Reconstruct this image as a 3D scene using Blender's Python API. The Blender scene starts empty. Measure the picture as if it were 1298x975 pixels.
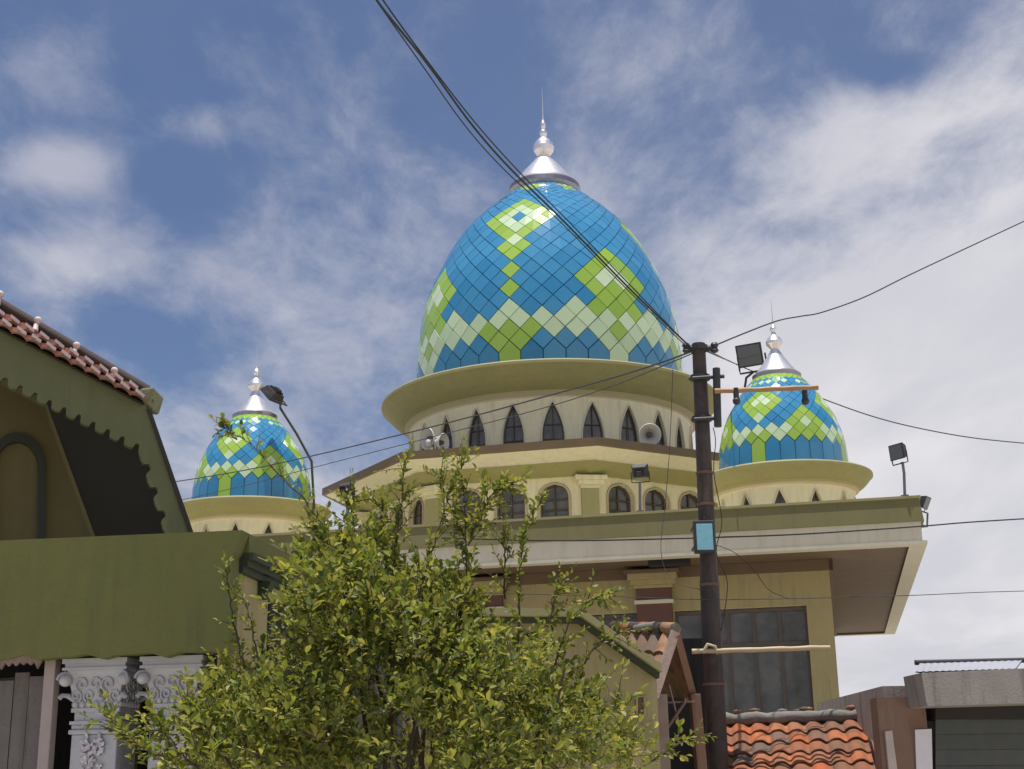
import bpy, math, random
from mathutils import Vector, Matrix
R_ = math.radians
random.seed(11)

# ------------------------------------------------------------------ camera
FP, PITCH, ROLL, AL = 1746.8, 0.2799, 0.0173, 0.2234
GZ = -1.6                      # ground height; the camera's eye is z = 0
sc = bpy.context.scene
cam = bpy.data.cameras.new('camera')
cam.sensor_width = 36.0
cam.lens = 36.0 * FP / 1298.0
cam.clip_end = 5000
co = bpy.data.objects.new('camera', cam)
sc.collection.objects.link(co)
co.matrix_world = Matrix.Rotation(math.pi/2 + PITCH, 4, 'X') @ Matrix.Rotation(-ROLL, 4, 'Z')
sc.camera = co

# ------------------------------------------------------------------ sun, exposure
SUN = Vector((-0.03, -0.055, 1.0)).normalized()
SUN_EL = math.asin(SUN.z)
SUN_AZ = math.atan2(SUN.x, SUN.y)        # from +Y towards +X
sl = bpy.data.lights.new('sun', 'SUN')
sl.energy = 4.2; sl.angle = R_(0.53); sl.color = (1.0, 0.95, 0.87)
so = bpy.data.objects.new('sun', sl); sc.collection.objects.link(so)
so.rotation_mode = 'QUATERNION'
so.rotation_quaternion = SUN.to_track_quat('Z', 'Y')
so.location = (0, 0, 60)
sc.view_settings.view_transform = 'Standard'
sc.view_settings.look = 'None'
sc.view_settings.exposure = 0.25
sc.view_settings.gamma = 1.0

def ray(x, y):
    dx, dy = x-649, 487.5-y
    cr, sr = math.cos(ROLL), math.sin(ROLL)
    a = dx*cr+dy*sr; b = -dx*sr+dy*cr
    return Vector((a, FP*math.cos(PITCH)-b*math.sin(PITCH), FP*math.sin(PITCH)+b*math.cos(PITCH)))
def at(x, y, Y):
    v = ray(x, y); return v*(Y/v.y)
def hit(x, y, p0, n):
    v = ray(x, y); p0 = Vector(p0); n = Vector(n)
    return v*(p0.dot(n)/v.dot(n))

# ------------------------------------------------------------------ world: physical sky with clouds
w = bpy.data.worlds.new('World'); sc.world = w; w.use_nodes = True
nt = w.node_tree; nt.nodes.clear()
def N(t, **k):
    n = nt.nodes.new(t)
    for a, b in k.items(): setattr(n, a, b)
    return n
L = nt.links.new
def mth(op, a, b=None, c=None, clamp=False):
    n = N('ShaderNodeMath', operation=op); n.use_clamp = clamp
    for i, v in enumerate((a, b, c)):
        if v is None: continue
        if isinstance(v, (int, float)): n.inputs[i].default_value = v
        else: L(v, n.inputs[i])
    return n.outputs[0]
def ramp(v, a, b, smooth=True):
    n = N('ShaderNodeMapRange'); n.interpolation_type = 'SMOOTHSTEP' if smooth else 'LINEAR'
    L(v, n.inputs['Value']); n.inputs['From Min'].default_value = a; n.inputs['From Max'].default_value = b
    return n.outputs['Result']
sky = N('ShaderNodeTexSky', sky_type='NISHITA'); sky.sun_disc = False
sky.sun_elevation = SUN_EL; sky.sun_rotation = SUN_AZ
sky.air_density = 1.0; sky.dust_density = 1.6; sky.ozone_density = 1.6; sky.altitude = 0
tc = N('ShaderNodeTexCoord')
sep = N('ShaderNodeSeparateXYZ'); L(tc.outputs['Generated'], sep.inputs[0])
X, Yc, Z = sep.outputs
den = mth('ADD', mth('MAXIMUM', Z, 0.0), 0.16)
comb = N('ShaderNodeCombineXYZ'); L(mth('DIVIDE', X, den), comb.inputs[0]); L(mth('DIVIDE', Yc, den), comb.inputs[1])
def noise(scale, detail, rough, dist, sx=1, sy=1, rot=0, off=(0, 0, 0)):
    mp = N('ShaderNodeMapping'); mp.inputs['Scale'].default_value = (sx, sy, 1)
    mp.inputs['Rotation'].default_value = (0, 0, rot); mp.inputs['Location'].default_value = off
    L(comb.outputs[0], mp.inputs[0])
    n = N('ShaderNodeTexNoise'); n.inputs['Scale'].default_value = scale; n.inputs['Detail'].default_value = detail
    n.inputs['Roughness'].default_value = rough; n.inputs['Distortion'].default_value = dist
    L(mp.outputs[0], n.inputs['Vector']); return n.outputs['Fac']
big = noise(1.05, 6, 0.55, 0.25, 1.0, 0.75, 0.5, (3.1, 1.7, 0))
fine = noise(3.6, 10, 0.60, 0.35, 1.0, 0.62, 0.9, (7.3, 0.4, 0))
wisp = noise(9.5, 9, 0.66, 0.3, 1.0, 0.6, 0.9, (1.3, 5.4, 0))
mixn = mth('ADD', mth('MULTIPLY', big, 0.28), mth('ADD', mth('MULTIPLY', fine, 0.42), mth('MULTIPLY', wisp, 0.30)))
# more cloud low down and to the right
lowb = ramp(Z, 0.56, 0.08, False)
rightb = ramp(X, -0.30, 0.36, False)
bias = mth('ADD', mth('MULTIPLY', lowb, 0.17), mth('MULTIPLY', mth('MULTIPLY', rightb, lowb), 0.20))
# individual cloud masses, each a soft patch in a given direction
def blob(px, py, rad, amp, stretch=1.0):
    d = ray(px, py).normalized()
    s = N('ShaderNodeVectorMath', operation='SUBTRACT'); L(tc.outputs['Generated'], s.inputs[0]); s.inputs[1].default_value = d
    m = N('ShaderNodeVectorMath', operation='MULTIPLY'); L(s.outputs[0], m.inputs[0]); m.inputs[1].default_value = (1.0, stretch, stretch)
    ln = N('ShaderNodeVectorMath', operation='LENGTH'); L(m.outputs[0], ln.inputs[0])
    return mth('MULTIPLY', ramp(ln.outputs['Value'], rad, 0.0), amp)
acc = bias
for b in ((75, 212, .068, .22, 2.0), (85, 330, .080, .15, 2.3), (60, 80, .07, .10, 1.6), (270, 160, .055, .13, 2.0), (390, 340, .11, .03, 1.3),
          (1060, 175, .10, .12, 2.1), (900, 90, .12, .06, 2.0), (1240, 120, .09, .06, 1.8), (1180, 400, .26, .15, 1.2), (1150, 760, .30, .20, 1.2),
          (640, 175, .09, -.12, 1.0), (190, 440, .12, -.14, 1.8), (230, 240, .07, -.10, 1.4), (560, 60, .12, -.05, 1.5), (1130, 90, .05, -.10, 2.5), (1010, 290, .05, -.08, 2.5)):
    acc = mth('ADD', acc, blob(*b))
dens = mth('ADD', mixn, acc)
cover = ramp(dens, 0.475, 0.79)
cover = mth('MULTIPLY', mth('ADD', mth('MULTIPLY', cover, 0.86), 0.09), 1.0, clamp=True)
shade = noise(1.9, 5, 0.55, 0.3, 1.0, 0.6, 0.2, (2.2, 9.1, 0))
ccol = N('ShaderNodeMix', data_type='RGBA'); L(mth('ADD', mth('MULTIPLY', ramp(shade, 0.36, 0.66), 0.45), mth('MULTIPLY', ramp(X, -0.22, 0.26), 0.55)), ccol.inputs['Factor'])
ccol.inputs['A'].default_value = (4.6, 4.75, 5.7, 1); ccol.inputs['B'].default_value = (8.1, 7.9, 8.1, 1)
tint = N('ShaderNodeMix', data_type='RGBA', blend_type='MULTIPLY'); tint.inputs['Factor'].default_value = 1
L(sky.outputs[0], tint.inputs['A']); tint.inputs['B'].default_value = (0.50, 0.635, 0.83, 1)
mx = N('ShaderNodeMix', data_type='RGBA'); L(cover, mx.inputs['Factor'])
L(tint.outputs['Result'], mx.inputs['A']); L(ccol.outputs['Result'], mx.inputs['B'])
bg = N('ShaderNodeBackground'); bg.inputs['Strength'].default_value = 0.085
L(mx.outputs['Result'], bg.inputs[0])
out = N('ShaderNodeOutputWorld'); L(bg.outputs[0], out.inputs[0])

# ------------------------------------------------------------------ materials
MATS = {}
def mat(name, col, rough=0.7, col2=None, nscale=3.0, metal=0.0, spec=0.5, bump=0.0, bscale=40.0, streak=None,
        island=None, nmix=0.6, coat=0.0, trans=None, dirt=None):
    m = bpy.data.materials.new(name); m.use_nodes = True
    t = m.node_tree; b = t.nodes['Principled BSDF']; lk = t.links.new
    b.inputs['Roughness'].default_value = rough; b.inputs['Metallic'].default_value = metal
    b.inputs['Specular IOR Level'].default_value = spec; b.inputs['Coat Weight'].default_value = coat
    b.inputs['Coat Roughness'].default_value = 0.06
    c = t.nodes.new('ShaderNodeTexCoord')
    cur = None
    def mixc(fac, a, bb, blend='MIX'):
        n = t.nodes.new('ShaderNodeMix'); n.data_type = 'RGBA'; n.blend_type = blend
        if isinstance(fac, float): n.inputs['Factor'].default_value = fac
        else: lk(fac, n.inputs['Factor'])
        for k, v in (('A', a), ('B', bb)):
            if isinstance(v, tuple): n.inputs[k].default_value = (*v[:3], 1)
            else: lk(v, n.inputs[k])
        return n.outputs['Result']
    def nz(scale, det=6, vec=(1, 1, 1), rough_=0.6):
        mp = t.nodes.new('ShaderNodeMapping'); mp.inputs['Scale'].default_value = vec
        lk(c.outputs['Object'], mp.inputs[0])
        n = t.nodes.new('ShaderNodeTexNoise'); n.inputs['Scale'].default_value = scale; n.inputs['Detail'].default_value = det
        n.inputs['Roughness'].default_value = rough_; lk(mp.outputs[0], n.inputs['Vector']); return n.outputs['Fac']
    def rmp(v, a, bb, lo=0.0, hi=1.0):
        n = t.nodes.new('ShaderNodeMapRange'); lk(v, n.inputs['Value'])
        n.inputs['From Min'].default_value = a; n.inputs['From Max'].default_value = bb
        n.inputs['To Min'].default_value = lo; n.inputs['To Max'].default_value = hi; return n.outputs['Result']
    cur = col
    if col2 is not None:
        cur = mixc(rmp(nz(nscale), 0.35, 0.65, 0.0, nmix), col, col2)
    if island is not None:
        g = t.nodes.new('ShaderNodeNewGeometry')
        cr = t.nodes.new('ShaderNodeValToRGB'); lk(g.outputs['Random Per Island'], cr.inputs[0])
        els = cr.color_ramp.elements
        while len(els) < len(island): els.new(0.5)
        for i, cc in enumerate(island):
            els[i].position = i/max(1, len(island)-1); els[i].color = (*cc, 1)
        base = cr.outputs[0]
        cur = base if col2 is None else mixc(rmp(nz(nscale), 0.4, 0.7, 0.0, nmix), base, col2)
    if streak is not None:      # rain streaks running down
        cur = mixc(rmp(nz(2.2, 8, (3.5, 3.5, 0.35), 0.7), 0.50, 0.78, 0.0, streak[1]), cur, streak[0])
    if dirt is not None:
        cur = mixc(rmp(nz(9.0, 8, (1, 1, 1), 0.75), 0.52, 0.72, 0.0, dirt[1]), cur, dirt[0])
    if isinstance(cur, tuple): b.inputs['Base Color'].default_value = (*cur, 1)
    else: lk(cur, b.inputs['Base Color'])
    if bump:
        bn = t.nodes.new('ShaderNodeBump'); bn.inputs['Strength'].default_value = bump; bn.inputs['Distance'].default_value = 0.02
        lk(nz(bscale, 4), bn.inputs['Height']); lk(bn.outputs[0], b.inputs['Normal'])
    if trans:
        tr = t.nodes.new('ShaderNodeBsdfTranslucent')
        if isinstance(cur, tuple): tr.inputs[0].default_value = (*cur, 1)
        else: lk(mixc(1.0, cur, trans[1], 'MULTIPLY'), tr.inputs[0])
        ms = t.nodes.new('ShaderNodeMixShader'); ms.inputs[0].default_value = trans[0]
        lk(b.outputs[0], ms.inputs[1]); lk(tr.outputs[0], ms.inputs[2])
        lk(ms.outputs[0], t.nodes['Material Output'].inputs[0])
    MATS[name] = m; return m

mat('cream', (0.76, 0.70, 0.475), 0.75, (0.68, 0.62, 0.41), 1.2, streak=((0.36, 0.33, 0.24), 0.6), dirt=((0.50, 0.45, 0.32), 0.35), bump=0.15)
mat('cream_light', (0.66, 0.61, 0.475), 0.7, (0.58, 0.53, 0.40), 1.4, streak=((0.38, 0.33, 0.24), 0.5), bump=0.12)
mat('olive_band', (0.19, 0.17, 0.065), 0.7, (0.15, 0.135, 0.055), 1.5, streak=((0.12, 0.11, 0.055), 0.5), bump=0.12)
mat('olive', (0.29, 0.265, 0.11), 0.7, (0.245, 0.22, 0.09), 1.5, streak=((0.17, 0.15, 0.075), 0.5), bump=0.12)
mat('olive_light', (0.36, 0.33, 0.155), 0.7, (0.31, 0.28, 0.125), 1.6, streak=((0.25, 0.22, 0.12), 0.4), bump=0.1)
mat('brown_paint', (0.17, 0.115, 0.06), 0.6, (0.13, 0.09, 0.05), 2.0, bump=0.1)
mat('soffit_and_shade_brown', (0.16, 0.105, 0.06), 0.7, (0.12, 0.08, 0.045), 2.0)
mat('tan', (0.50, 0.41, 0.28), 0.7, (0.42, 0.34, 0.22), 3.0)
mat('ochre', (0.40, 0.33, 0.155), 0.75, (0.34, 0.28, 0.13), 1.6, streak=((0.20, 0.16, 0.08), 0.65), bump=0.12)
mat('maroon_tile', (0.13, 0.055, 0.035), 0.45, (0.10, 0.05, 0.035), 4.0)
mat('glass_dark', (0.060, 0.062, 0.056), 0.08, (0.15, 0.14, 0.125), 2.2, nmix=0.9, spec=0.6)
mat('window_brown', (0.105, 0.078, 0.058), 0.5, (0.08, 0.06, 0.048), 6.0)
mat('panel_blue', (0.02, 0.17, 0.42), 0.13, coat=0.15, col2=(0.10, 0.30, 0.46), nscale=1.3, nmix=0.30, bump=0.05, bscale=2.5, island=[(0.032, 0.205, 0.41), (0.055, 0.27, 0.49), (0.040, 0.235, 0.45)])
mat('panel_green', (0.26, 0.45, 0.05), 0.14, coat=0.15, col2=(0.40, 0.50, 0.16), nscale=1.3, nmix=0.30, bump=0.05, bscale=2.5, island=[(0.27, 0.45, 0.05), (0.34, 0.53, 0.075)])
mat('panel_pale', (0.50, 0.66, 0.36), 0.14, coat=0.15, col2=(0.50, 0.58, 0.42), nscale=1.3, nmix=0.30, bump=0.05, bscale=2.5, island=[(0.52, 0.67, 0.40), (0.62, 0.75, 0.50)])
mat('dome_joint', (0.022, 0.085, 0.13), 0.6)
mat('silver', (0.92, 0.88, 0.90), 0.33, metal=0.75, col2=(0.74, 0.68, 0.68), nscale=6)
mat('silver_dull', (0.42, 0.39, 0.42), 0.38, metal=1.0, col2=(0.32, 0.28, 0.30), nscale=6)
mat('black_metal', (0.030, 0.031, 0.036), 0.5, (0.055, 0.048, 0.042), 8.0)
mat('lamp_glass', (0.10, 0.11, 0.12), 0.12)
mat('grey_metal', (0.20, 0.20, 0.21), 0.5, (0.15, 0.13, 0.12), 8.0)
mat('horn_white', (0.62, 0.60, 0.55), 0.45, (0.50, 0.47, 0.42), 5.0)
mat('horn_dark', (0.10, 0.08, 0.07), 0.6)
mat('pole_wood', (0.045, 0.035, 0.032), 0.7, (0.085, 0.062, 0.05), 5.0, streak=((0.17, 0.115, 0.085), 0.8), dirt=((0.12, 0.10, 0.09), 0.5), bump=0.4, bscale=25)
mat('cable', (0.012, 0.016, 0.016), 0.55)
mat('cable_grey', (0.05, 0.055, 0.06), 0.6)
mat('bamboo', (0.40, 0.25, 0.12), 0.5, (0.36, 0.19, 0.08), 6.0)
mat('bamboo_pale', (0.46, 0.39, 0.24), 0.5, (0.45, 0.33, 0.18), 6.0)
mat('notice_blue', (0.20, 0.50, 0.62), 0.35, (0.30, 0.60, 0.68), 14.0)
mat('moss_green', (0.155, 0.158, 0.042), 0.8, (0.125, 0.13, 0.036), 0.9, streak=((0.075, 0.075, 0.032), 0.55), dirt=((0.10, 0.085, 0.035), 0.35), bump=0.06, bscale=30)
mat('dark_moulding', (0.035, 0.050, 0.025), 0.75, (0.05, 0.06, 0.03), 5.0)
mat('board_green', (0.16, 0.165, 0.08), 0.75, (0.125, 0.13, 0.062), 2.0, streak=((0.05, 0.055, 0.03), 0.4))
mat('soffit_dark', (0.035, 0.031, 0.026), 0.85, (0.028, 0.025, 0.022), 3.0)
mat('house_ochre', (0.175, 0.14, 0.06), 0.85, (0.13, 0.105, 0.05), 1.6, streak=((0.12, 0.10, 0.055), 0.6))
mat('arch_dark', (0.040, 0.042, 0.035), 0.7)
mat('terracotta', (0.5, 0.14, 0.05), 0.9, (0.15, 0.10, 0.07), 5.0, spec=0.2, nmix=0.9, bump=0.2, bscale=60,
    island=[(0.40, 0.115, 0.045), (0.44, 0.16, 0.07), (0.15, 0.11, 0.085), (0.36, 0.12, 0.055), (0.20, 0.11, 0.07), (0.46, 0.15, 0.06)])
mat('glazed_tile', (0.28, 0.07, 0.04), 0.30, (0.14, 0.06, 0.04), 8.0, coat=0.5, island=[(0.22, 0.06, 0.032), (0.15, 0.05, 0.032), (0.26, 0.09, 0.045)])
mat('old_tile', (0.26, 0.11, 0.06), 0.8, (0.08, 0.07, 0.05), 6.0, nmix=0.9, bump=0.3,
    island=[(0.36, 0.12, 0.05), (0.13, 0.10, 0.075), (0.42, 0.20, 0.10), (0.20, 0.13, 0.09), (0.34, 0.31, 0.27)])
mat('ridge_brown', (0.060, 0.032, 0.026), 0.75, (0.035, 0.028, 0.022), 5.0, bump=0.2)
mat('knob_and_glint_pale', (0.66, 0.55, 0.52), 0.6, (0.5, 0.40, 0.36), 12.0)
mat('cement', (0.22, 0.205, 0.18), 0.85, (0.14, 0.13, 0.115), 5.0, dirt=((0.10, 0.095, 0.08), 0.6), bump=0.3)
mat('cement_green', (0.24, 0.25, 0.14), 0.85, (0.16, 0.16, 0.10), 8.0, bump=0.3)
mat('column_white', (0.53, 0.52, 0.545), 0.35, (0.42, 0.41, 0.43), 5.0, dirt=((0.22, 0.21, 0.20), 0.5), coat=0.2)
mat('glitter', (0.75, 0.72, 0.76), 0.15, metal=0.6, col2=(0.35, 0.28, 0.30), nscale=60, nmix=1.0)
mat('post_pink', (0.46, 0.38, 0.35), 0.75, (0.34, 0.28, 0.26), 5.0)
mat('old_boards', (0.22, 0.195, 0.185), 0.85, (0.13, 0.115, 0.105), 3.0, streak=((0.06, 0.05, 0.045), 0.9), bump=0.3)
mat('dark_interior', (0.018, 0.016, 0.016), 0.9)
mat('wood_grey', (0.30, 0.22, 0.18), 0.8, (0.20, 0.14, 0.11), 6.0, streak=((0.12, 0.08, 0.06), 0.6), bump=0.3)
mat('wood_brown', (0.21, 0.115, 0.075), 0.8, (0.14, 0.08, 0.055), 6.0, streak=((0.09, 0.06, 0.05), 0.6))
mat('concrete', (0.36, 0.325, 0.285), 0.85, (0.27, 0.245, 0.215), 3.0, streak=((0.085, 0.07, 0.06), 0.95), bump=0.3)
mat('brick_red', (0.28, 0.09, 0.055), 0.85, (0.19, 0.085, 0.06), 5.0, bump=0.3)
mat('mud_wall', (0.21, 0.125, 0.085), 0.85, (0.16, 0.10, 0.07), 3.0, streak=((0.30, 0.26, 0.22), 0.5))
mat('zinc', (0.42, 0.42, 0.47), 0.4, (0.50, 0.49, 0.54), 3.0, metal=0.3)
mat('white_panel', (0.74, 0.70, 0.74), 0.6, (0.66, 0.62, 0.66), 6.0)
mat('dark_boards', (0.060, 0.075, 0.070), 0.6, (0.10, 0.085, 0.06), 5.0, streak=((0.045, 0.06, 0.075), 0.8))
mat('leaf', (0.1, 0.14, 0.03), 0.5, spec=0.3, island=[(0.07, 0.11, 0.025), (0.18, 0.22, 0.045), (0.25, 0.28, 0.06), (0.36, 0.35, 0.08), (0.12, 0.17, 0.04), (0.52, 0.48, 0.12)],
    trans=(0.42, (1.15, 1.1, 0.55)))
mat('bark', (0.085, 0.065, 0.045), 0.85, (0.05, 0.04, 0.03), 12.0, bump=0.4)
mat('earth', (0.40, 0.37, 0.31), 0.95, (0.48, 0.44, 0.37), 0.4, bump=0.3)

# ------------------------------------------------------------------ mesh helpers
class MB:
    def __init__(s): s.v = []; s.f = []; s.m = []; s.mats = []; s.sm = []
    def mi(s, name):
        if name not in s.mats: s.mats.append(name)
        return s.mats.index(name)
    def add(s, vs, fs, m, smooth=False):
        o = len(s.v); k = s.mi(m)
        s.v += [tuple(p) for p in vs]
        for f in fs: s.f.append([o+i for i in f]); s.m.append(k); s.sm.append(smooth)
    def hexa(s, p, m):          # p: 4 bottom corners, 4 top corners
        s.add(p, [(0, 3, 2, 1), (4, 5, 6, 7), (0, 1, 5, 4), (1, 2, 6, 5), (2, 3, 7, 6), (3, 0, 4, 7)], m)
    def obox(s, c, ax, ay, az, m):   # centre and three half-vectors
        c, ax, ay, az = map(Vector, (c, ax, ay, az))
        s.hexa([c-ax-ay-az, c+ax-ay-az, c+ax+ay-az, c-ax+ay-az, c-ax-ay+az, c+ax-ay+az, c+ax+ay+az, c-ax+ay+az], m)
    def box(s, a, b, m):
        a, b = Vector(a), Vector(b); c = (a+b)/2; h = (b-a)/2
        s.obox(c, (h.x, 0, 0), (0, h.y, 0), (0, 0, h.z), m)
    def prism(s, poly, d, m, msides=None):   # polygon (list of points) extruded by vector d
        n = len(poly); d = Vector(d); a = [Vector(p) for p in poly]; b = [p+d for p in a]
        s.add(a, [tuple(range(n))], m); s.add(b, [tuple(reversed(range(n)))], m)
        for i in range(n):
            j = (i+1) % n
            s.add([a[i], b[i], b[j], a[j]], [(0, 1, 2, 3)], msides or m)
    def lathe(s, prof, c, m, n=48, smooth=True, cap=True):   # prof list (r, z[, mat])
        c = Vector(c)
        for i in range(len(prof)-1):
            r0, z0 = prof[i][:2]; r1, z1 = prof[i+1][:2]
            mm = prof[i][2] if len(prof[i]) > 2 else m
            vs = []
            for k in range(n):
                a = 2*math.pi*k/n
                vs += [c+Vector((r0*math.cos(a), r0*math.sin(a), z0)), c+Vector((r1*math.cos(a), r1*math.sin(a), z1))]
            s.add(vs, [(2*k, 2*((k+1) % n), 2*((k+1) % n)+1, 2*k+1) for k in range(n)], mm, smooth)
    def tube(s, pts, rad, m, n=8, caps=True, smooth=True):
        pts = [Vector(p) for p in pts]
        if not isinstance(rad, (list, tuple)): rad = [rad]*len(pts)
        vs = []; prev = None
        for i, p in enumerate(pts):
            t = (pts[min(i+1, len(pts)-1)]-pts[max(i-1, 0)]).normalized()
            if prev is None:
                u = t.cross(Vector((0, 0, 1)))
                if u.length < 0.05: u = t.cross(Vector((1, 0, 0)))
            else: u = prev-t*prev.dot(t)
            u.normalize(); prev = u; v = t.cross(u)
            for k in range(n):
                a = 2*math.pi*k/n; vs.append(p+(u*math.cos(a)+v*math.sin(a))*rad[i])
        fs = []
        for i in range(len(pts)-1):
            for k in range(n): fs.append((i*n+k, i*n+(k+1) % n, (i+1)*n+(k+1) % n, (i+1)*n+k))
        s.add(vs, fs, m, smooth)
        if caps:
            s.add(vs[:n], [tuple(reversed(range(n)))], m); s.add(vs[-n:], [tuple(range(n))], m)
    def sphere(s, c, r, m, n=12, sc_=(1, 1, 1)):
        prof = []
        h = n//2
        vs = []; fs = []
        c = Vector(c)
        for i in range(h+1):
            ph = math.pi*i/h
            for k in range(n):
                a = 2*math.pi*k/n
                vs.append(c+Vector((r*sc_[0]*math.sin(ph)*math.cos(a), r*sc_[1]*math.sin(ph)*math.sin(a), r*sc_[2]*math.cos(ph))))
        for i in range(h):
            for k in range(n): fs.append((i*n+k, (i+1)*n+k, (i+1)*n+(k+1) % n, i*n+(k+1) % n))
        s.add(vs, fs, m, True)
    def build(s, name, parent=None, origin=None, bevel=0.0, autosmooth=False):
        if origin is None:
            xs = [p[0] for p in s.v]; ys = [p[1] for p in s.v]; zs = [p[2] for p in s.v]
            origin = Vector(((min(xs)+max(xs))/2, (min(ys)+max(ys))/2, min(zs)))
        origin = Vector(origin)
        me = bpy.data.meshes.new(name)
        me.from_pydata([(p[0]-origin.x, p[1]-origin.y, p[2]-origin.z) for p in s.v], [], s.f)
        for m in s.mats: me.materials.append(MATS[m])
        me.polygons.foreach_set('material_index', s.m); me.polygons.foreach_set('use_smooth', s.sm)
        me.update()
        o = bpy.data.objects.new(name, me); sc.collection.objects.link(o)
        wl = Vector((0, 0, 0)); q = parent
        while q is not None: wl += Vector(q.location); q = q.parent
        o.location = origin-wl
        if parent is not None: o.parent = parent
        if bevel:
            b = o.modifiers.new('bevel', 'BEVEL'); b.width = bevel; b.segments = 2; b.limit_method = 'ANGLE'; b.angle_limit = R_(40)
        return o
def tag(o, label, cat, group=None, kind=None):
    if label: o['label'] = label
    if cat: o['category'] = cat
    if group: o['group'] = group
    if kind: o['kind'] = kind
    return o
def thing(name, loc, label, cat, group=None):
    o = bpy.data.objects.new(name, None); sc.collection.objects.link(o); o.location = loc
    o.empty_display_size = 0.3
    return tag(o, label, cat, group)

# ------------------------------------------------------------------ ground
g = MB(); g.add([(-900, -900, GZ), (900, -900, GZ), (900, 1500, GZ), (-900, 1500, GZ)], [(0, 1, 2, 3)], 'earth')
tag(g.build('ground'), None, None, kind='structure')

# ================================================================== MOSQUE
MX, MY = 1.02, 36.0
ca, sa = math.cos(AL), math.sin(AL)
def ML(u, v, z):      # u right along the front, v towards the viewer
    return Vector((MX+u*ca-v*sa, MY-u*sa-v*ca, z))
mosque = thing('mosque', (MX, MY, GZ), 'cream and olive mosque with one big and two small blue and green tiled domes', 'mosque')

# ---- walls with cut window openings
def wall_holes(mb, mp, s0, s1, z0, z1, holes, m, depth=0.16, ns=3, mrev=None):
    """mp(s,z,d) -> point; holes: (sc, zb, zt, wfn) one per equal cell"""
    n = len(holes)
    mrev = mrev or m
    for i, (sc_, zb, zt, wf) in enumerate(holes):
        a = s0 if i == 0 else (holes[i-1][0]+sc_)/2
        b = s1 if i == n-1 else (holes[i+1][0]+sc_)/2
        rows = [z0]+[zb+(zt-zb)*(k/12) for k in range(13)]+[z1]
        def quad(sa_, sb_, za, sc2, sd, zb_):
            for q in range(ns):
                t0, t1 = q/ns, (q+1)/ns
                mb.add([mp(sa_+(sb_-sa_)*t0, za, 0), mp(sa_+(sb_-sa_)*t1, za, 0),
                        mp(sc2+(sd-sc2)*t1, zb_, 0), mp(sc2+(sd-sc2)*t0, zb_, 0)], [(0, 1, 2, 3)], m)
        quad(a, sc_, rows[0], a, sc_, rows[1]); quad(sc_, b, rows[0], sc_, b, rows[1])
        for k in range(1, 13):
            w0, w1 = wf(rows[k]), wf(rows[k+1]); w1 = max(w1, 0.0)
            quad(a, sc_-w0, rows[k], a, sc_-w1, rows[k+1]); quad(sc_+w0, b, rows[k], sc_+w1, b, rows[k+1])
            for sg in (-1, 1):
                mb.add([mp(sc_+sg*w0, rows[k], 0), mp(sc_+sg*w1, rows[k+1], 0), mp(sc_+sg*w1, rows[k+1], depth), mp(sc_+sg*w0, rows[k], depth)], [(0, 1, 2, 3)], mrev)
        quad(a, sc_, rows[13], a, sc_, rows[14]); quad(sc_, b, rows[13], sc_, b, rows[14])
        w0 = wf(zb); mb.add([mp(sc_-w0, zb, 0), mp(sc_+w0, zb, 0), mp(sc_+w0, zb, depth), mp(sc_-w0, zb, depth)], [(0, 1, 2, 3)], mrev)
def window(mp, sc_, zb, zt, wf, parent, depth=0.13, bars=True, mframe='window_brown', k=1.0, rim=0.03, mullion=True):
    mb = MB()
    zs = [zb+(zt-zb)*(i/12) for i in range(13)]
    for i in range(12):
        a, b = wf(zs[i])*k, max(wf(zs[i+1])*k, 0)
        mb.add([mp(sc_-a, zs[i], depth), mp(sc_+a, zs[i], depth), mp(sc_+b, zs[i+1], depth), mp(sc_-b, zs[i+1], depth)], [(0, 1, 2, 3)], 'glass_dark')
    path = [mp(sc_-wf(z)*k*.97, z, depth-.03) for z in zs]+[mp(sc_+wf(z)*k*.97, z, depth-.03) for z in reversed(zs)]
    mb.tube(path+[path[0]], rim, mframe, 5, smooth=False)
    if mullion:
        mb.tube([mp(sc_, zb, depth-.03), mp(sc_, zt-.03, depth-.03)], rim*.6, mframe, 4)
    if bars:
        for t in (0.3, 0.58):
            z = zb+(zt-zb)*t; ww = wf(z)*k
            mb.tube([mp(sc_-ww, z, depth-.03), mp(sc_+ww, z, depth-.03)], rim*.6, mframe, 4)
    return mb.build('window', parent)

# ---- ground storey
SB = 7.0
body = MB()
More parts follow.
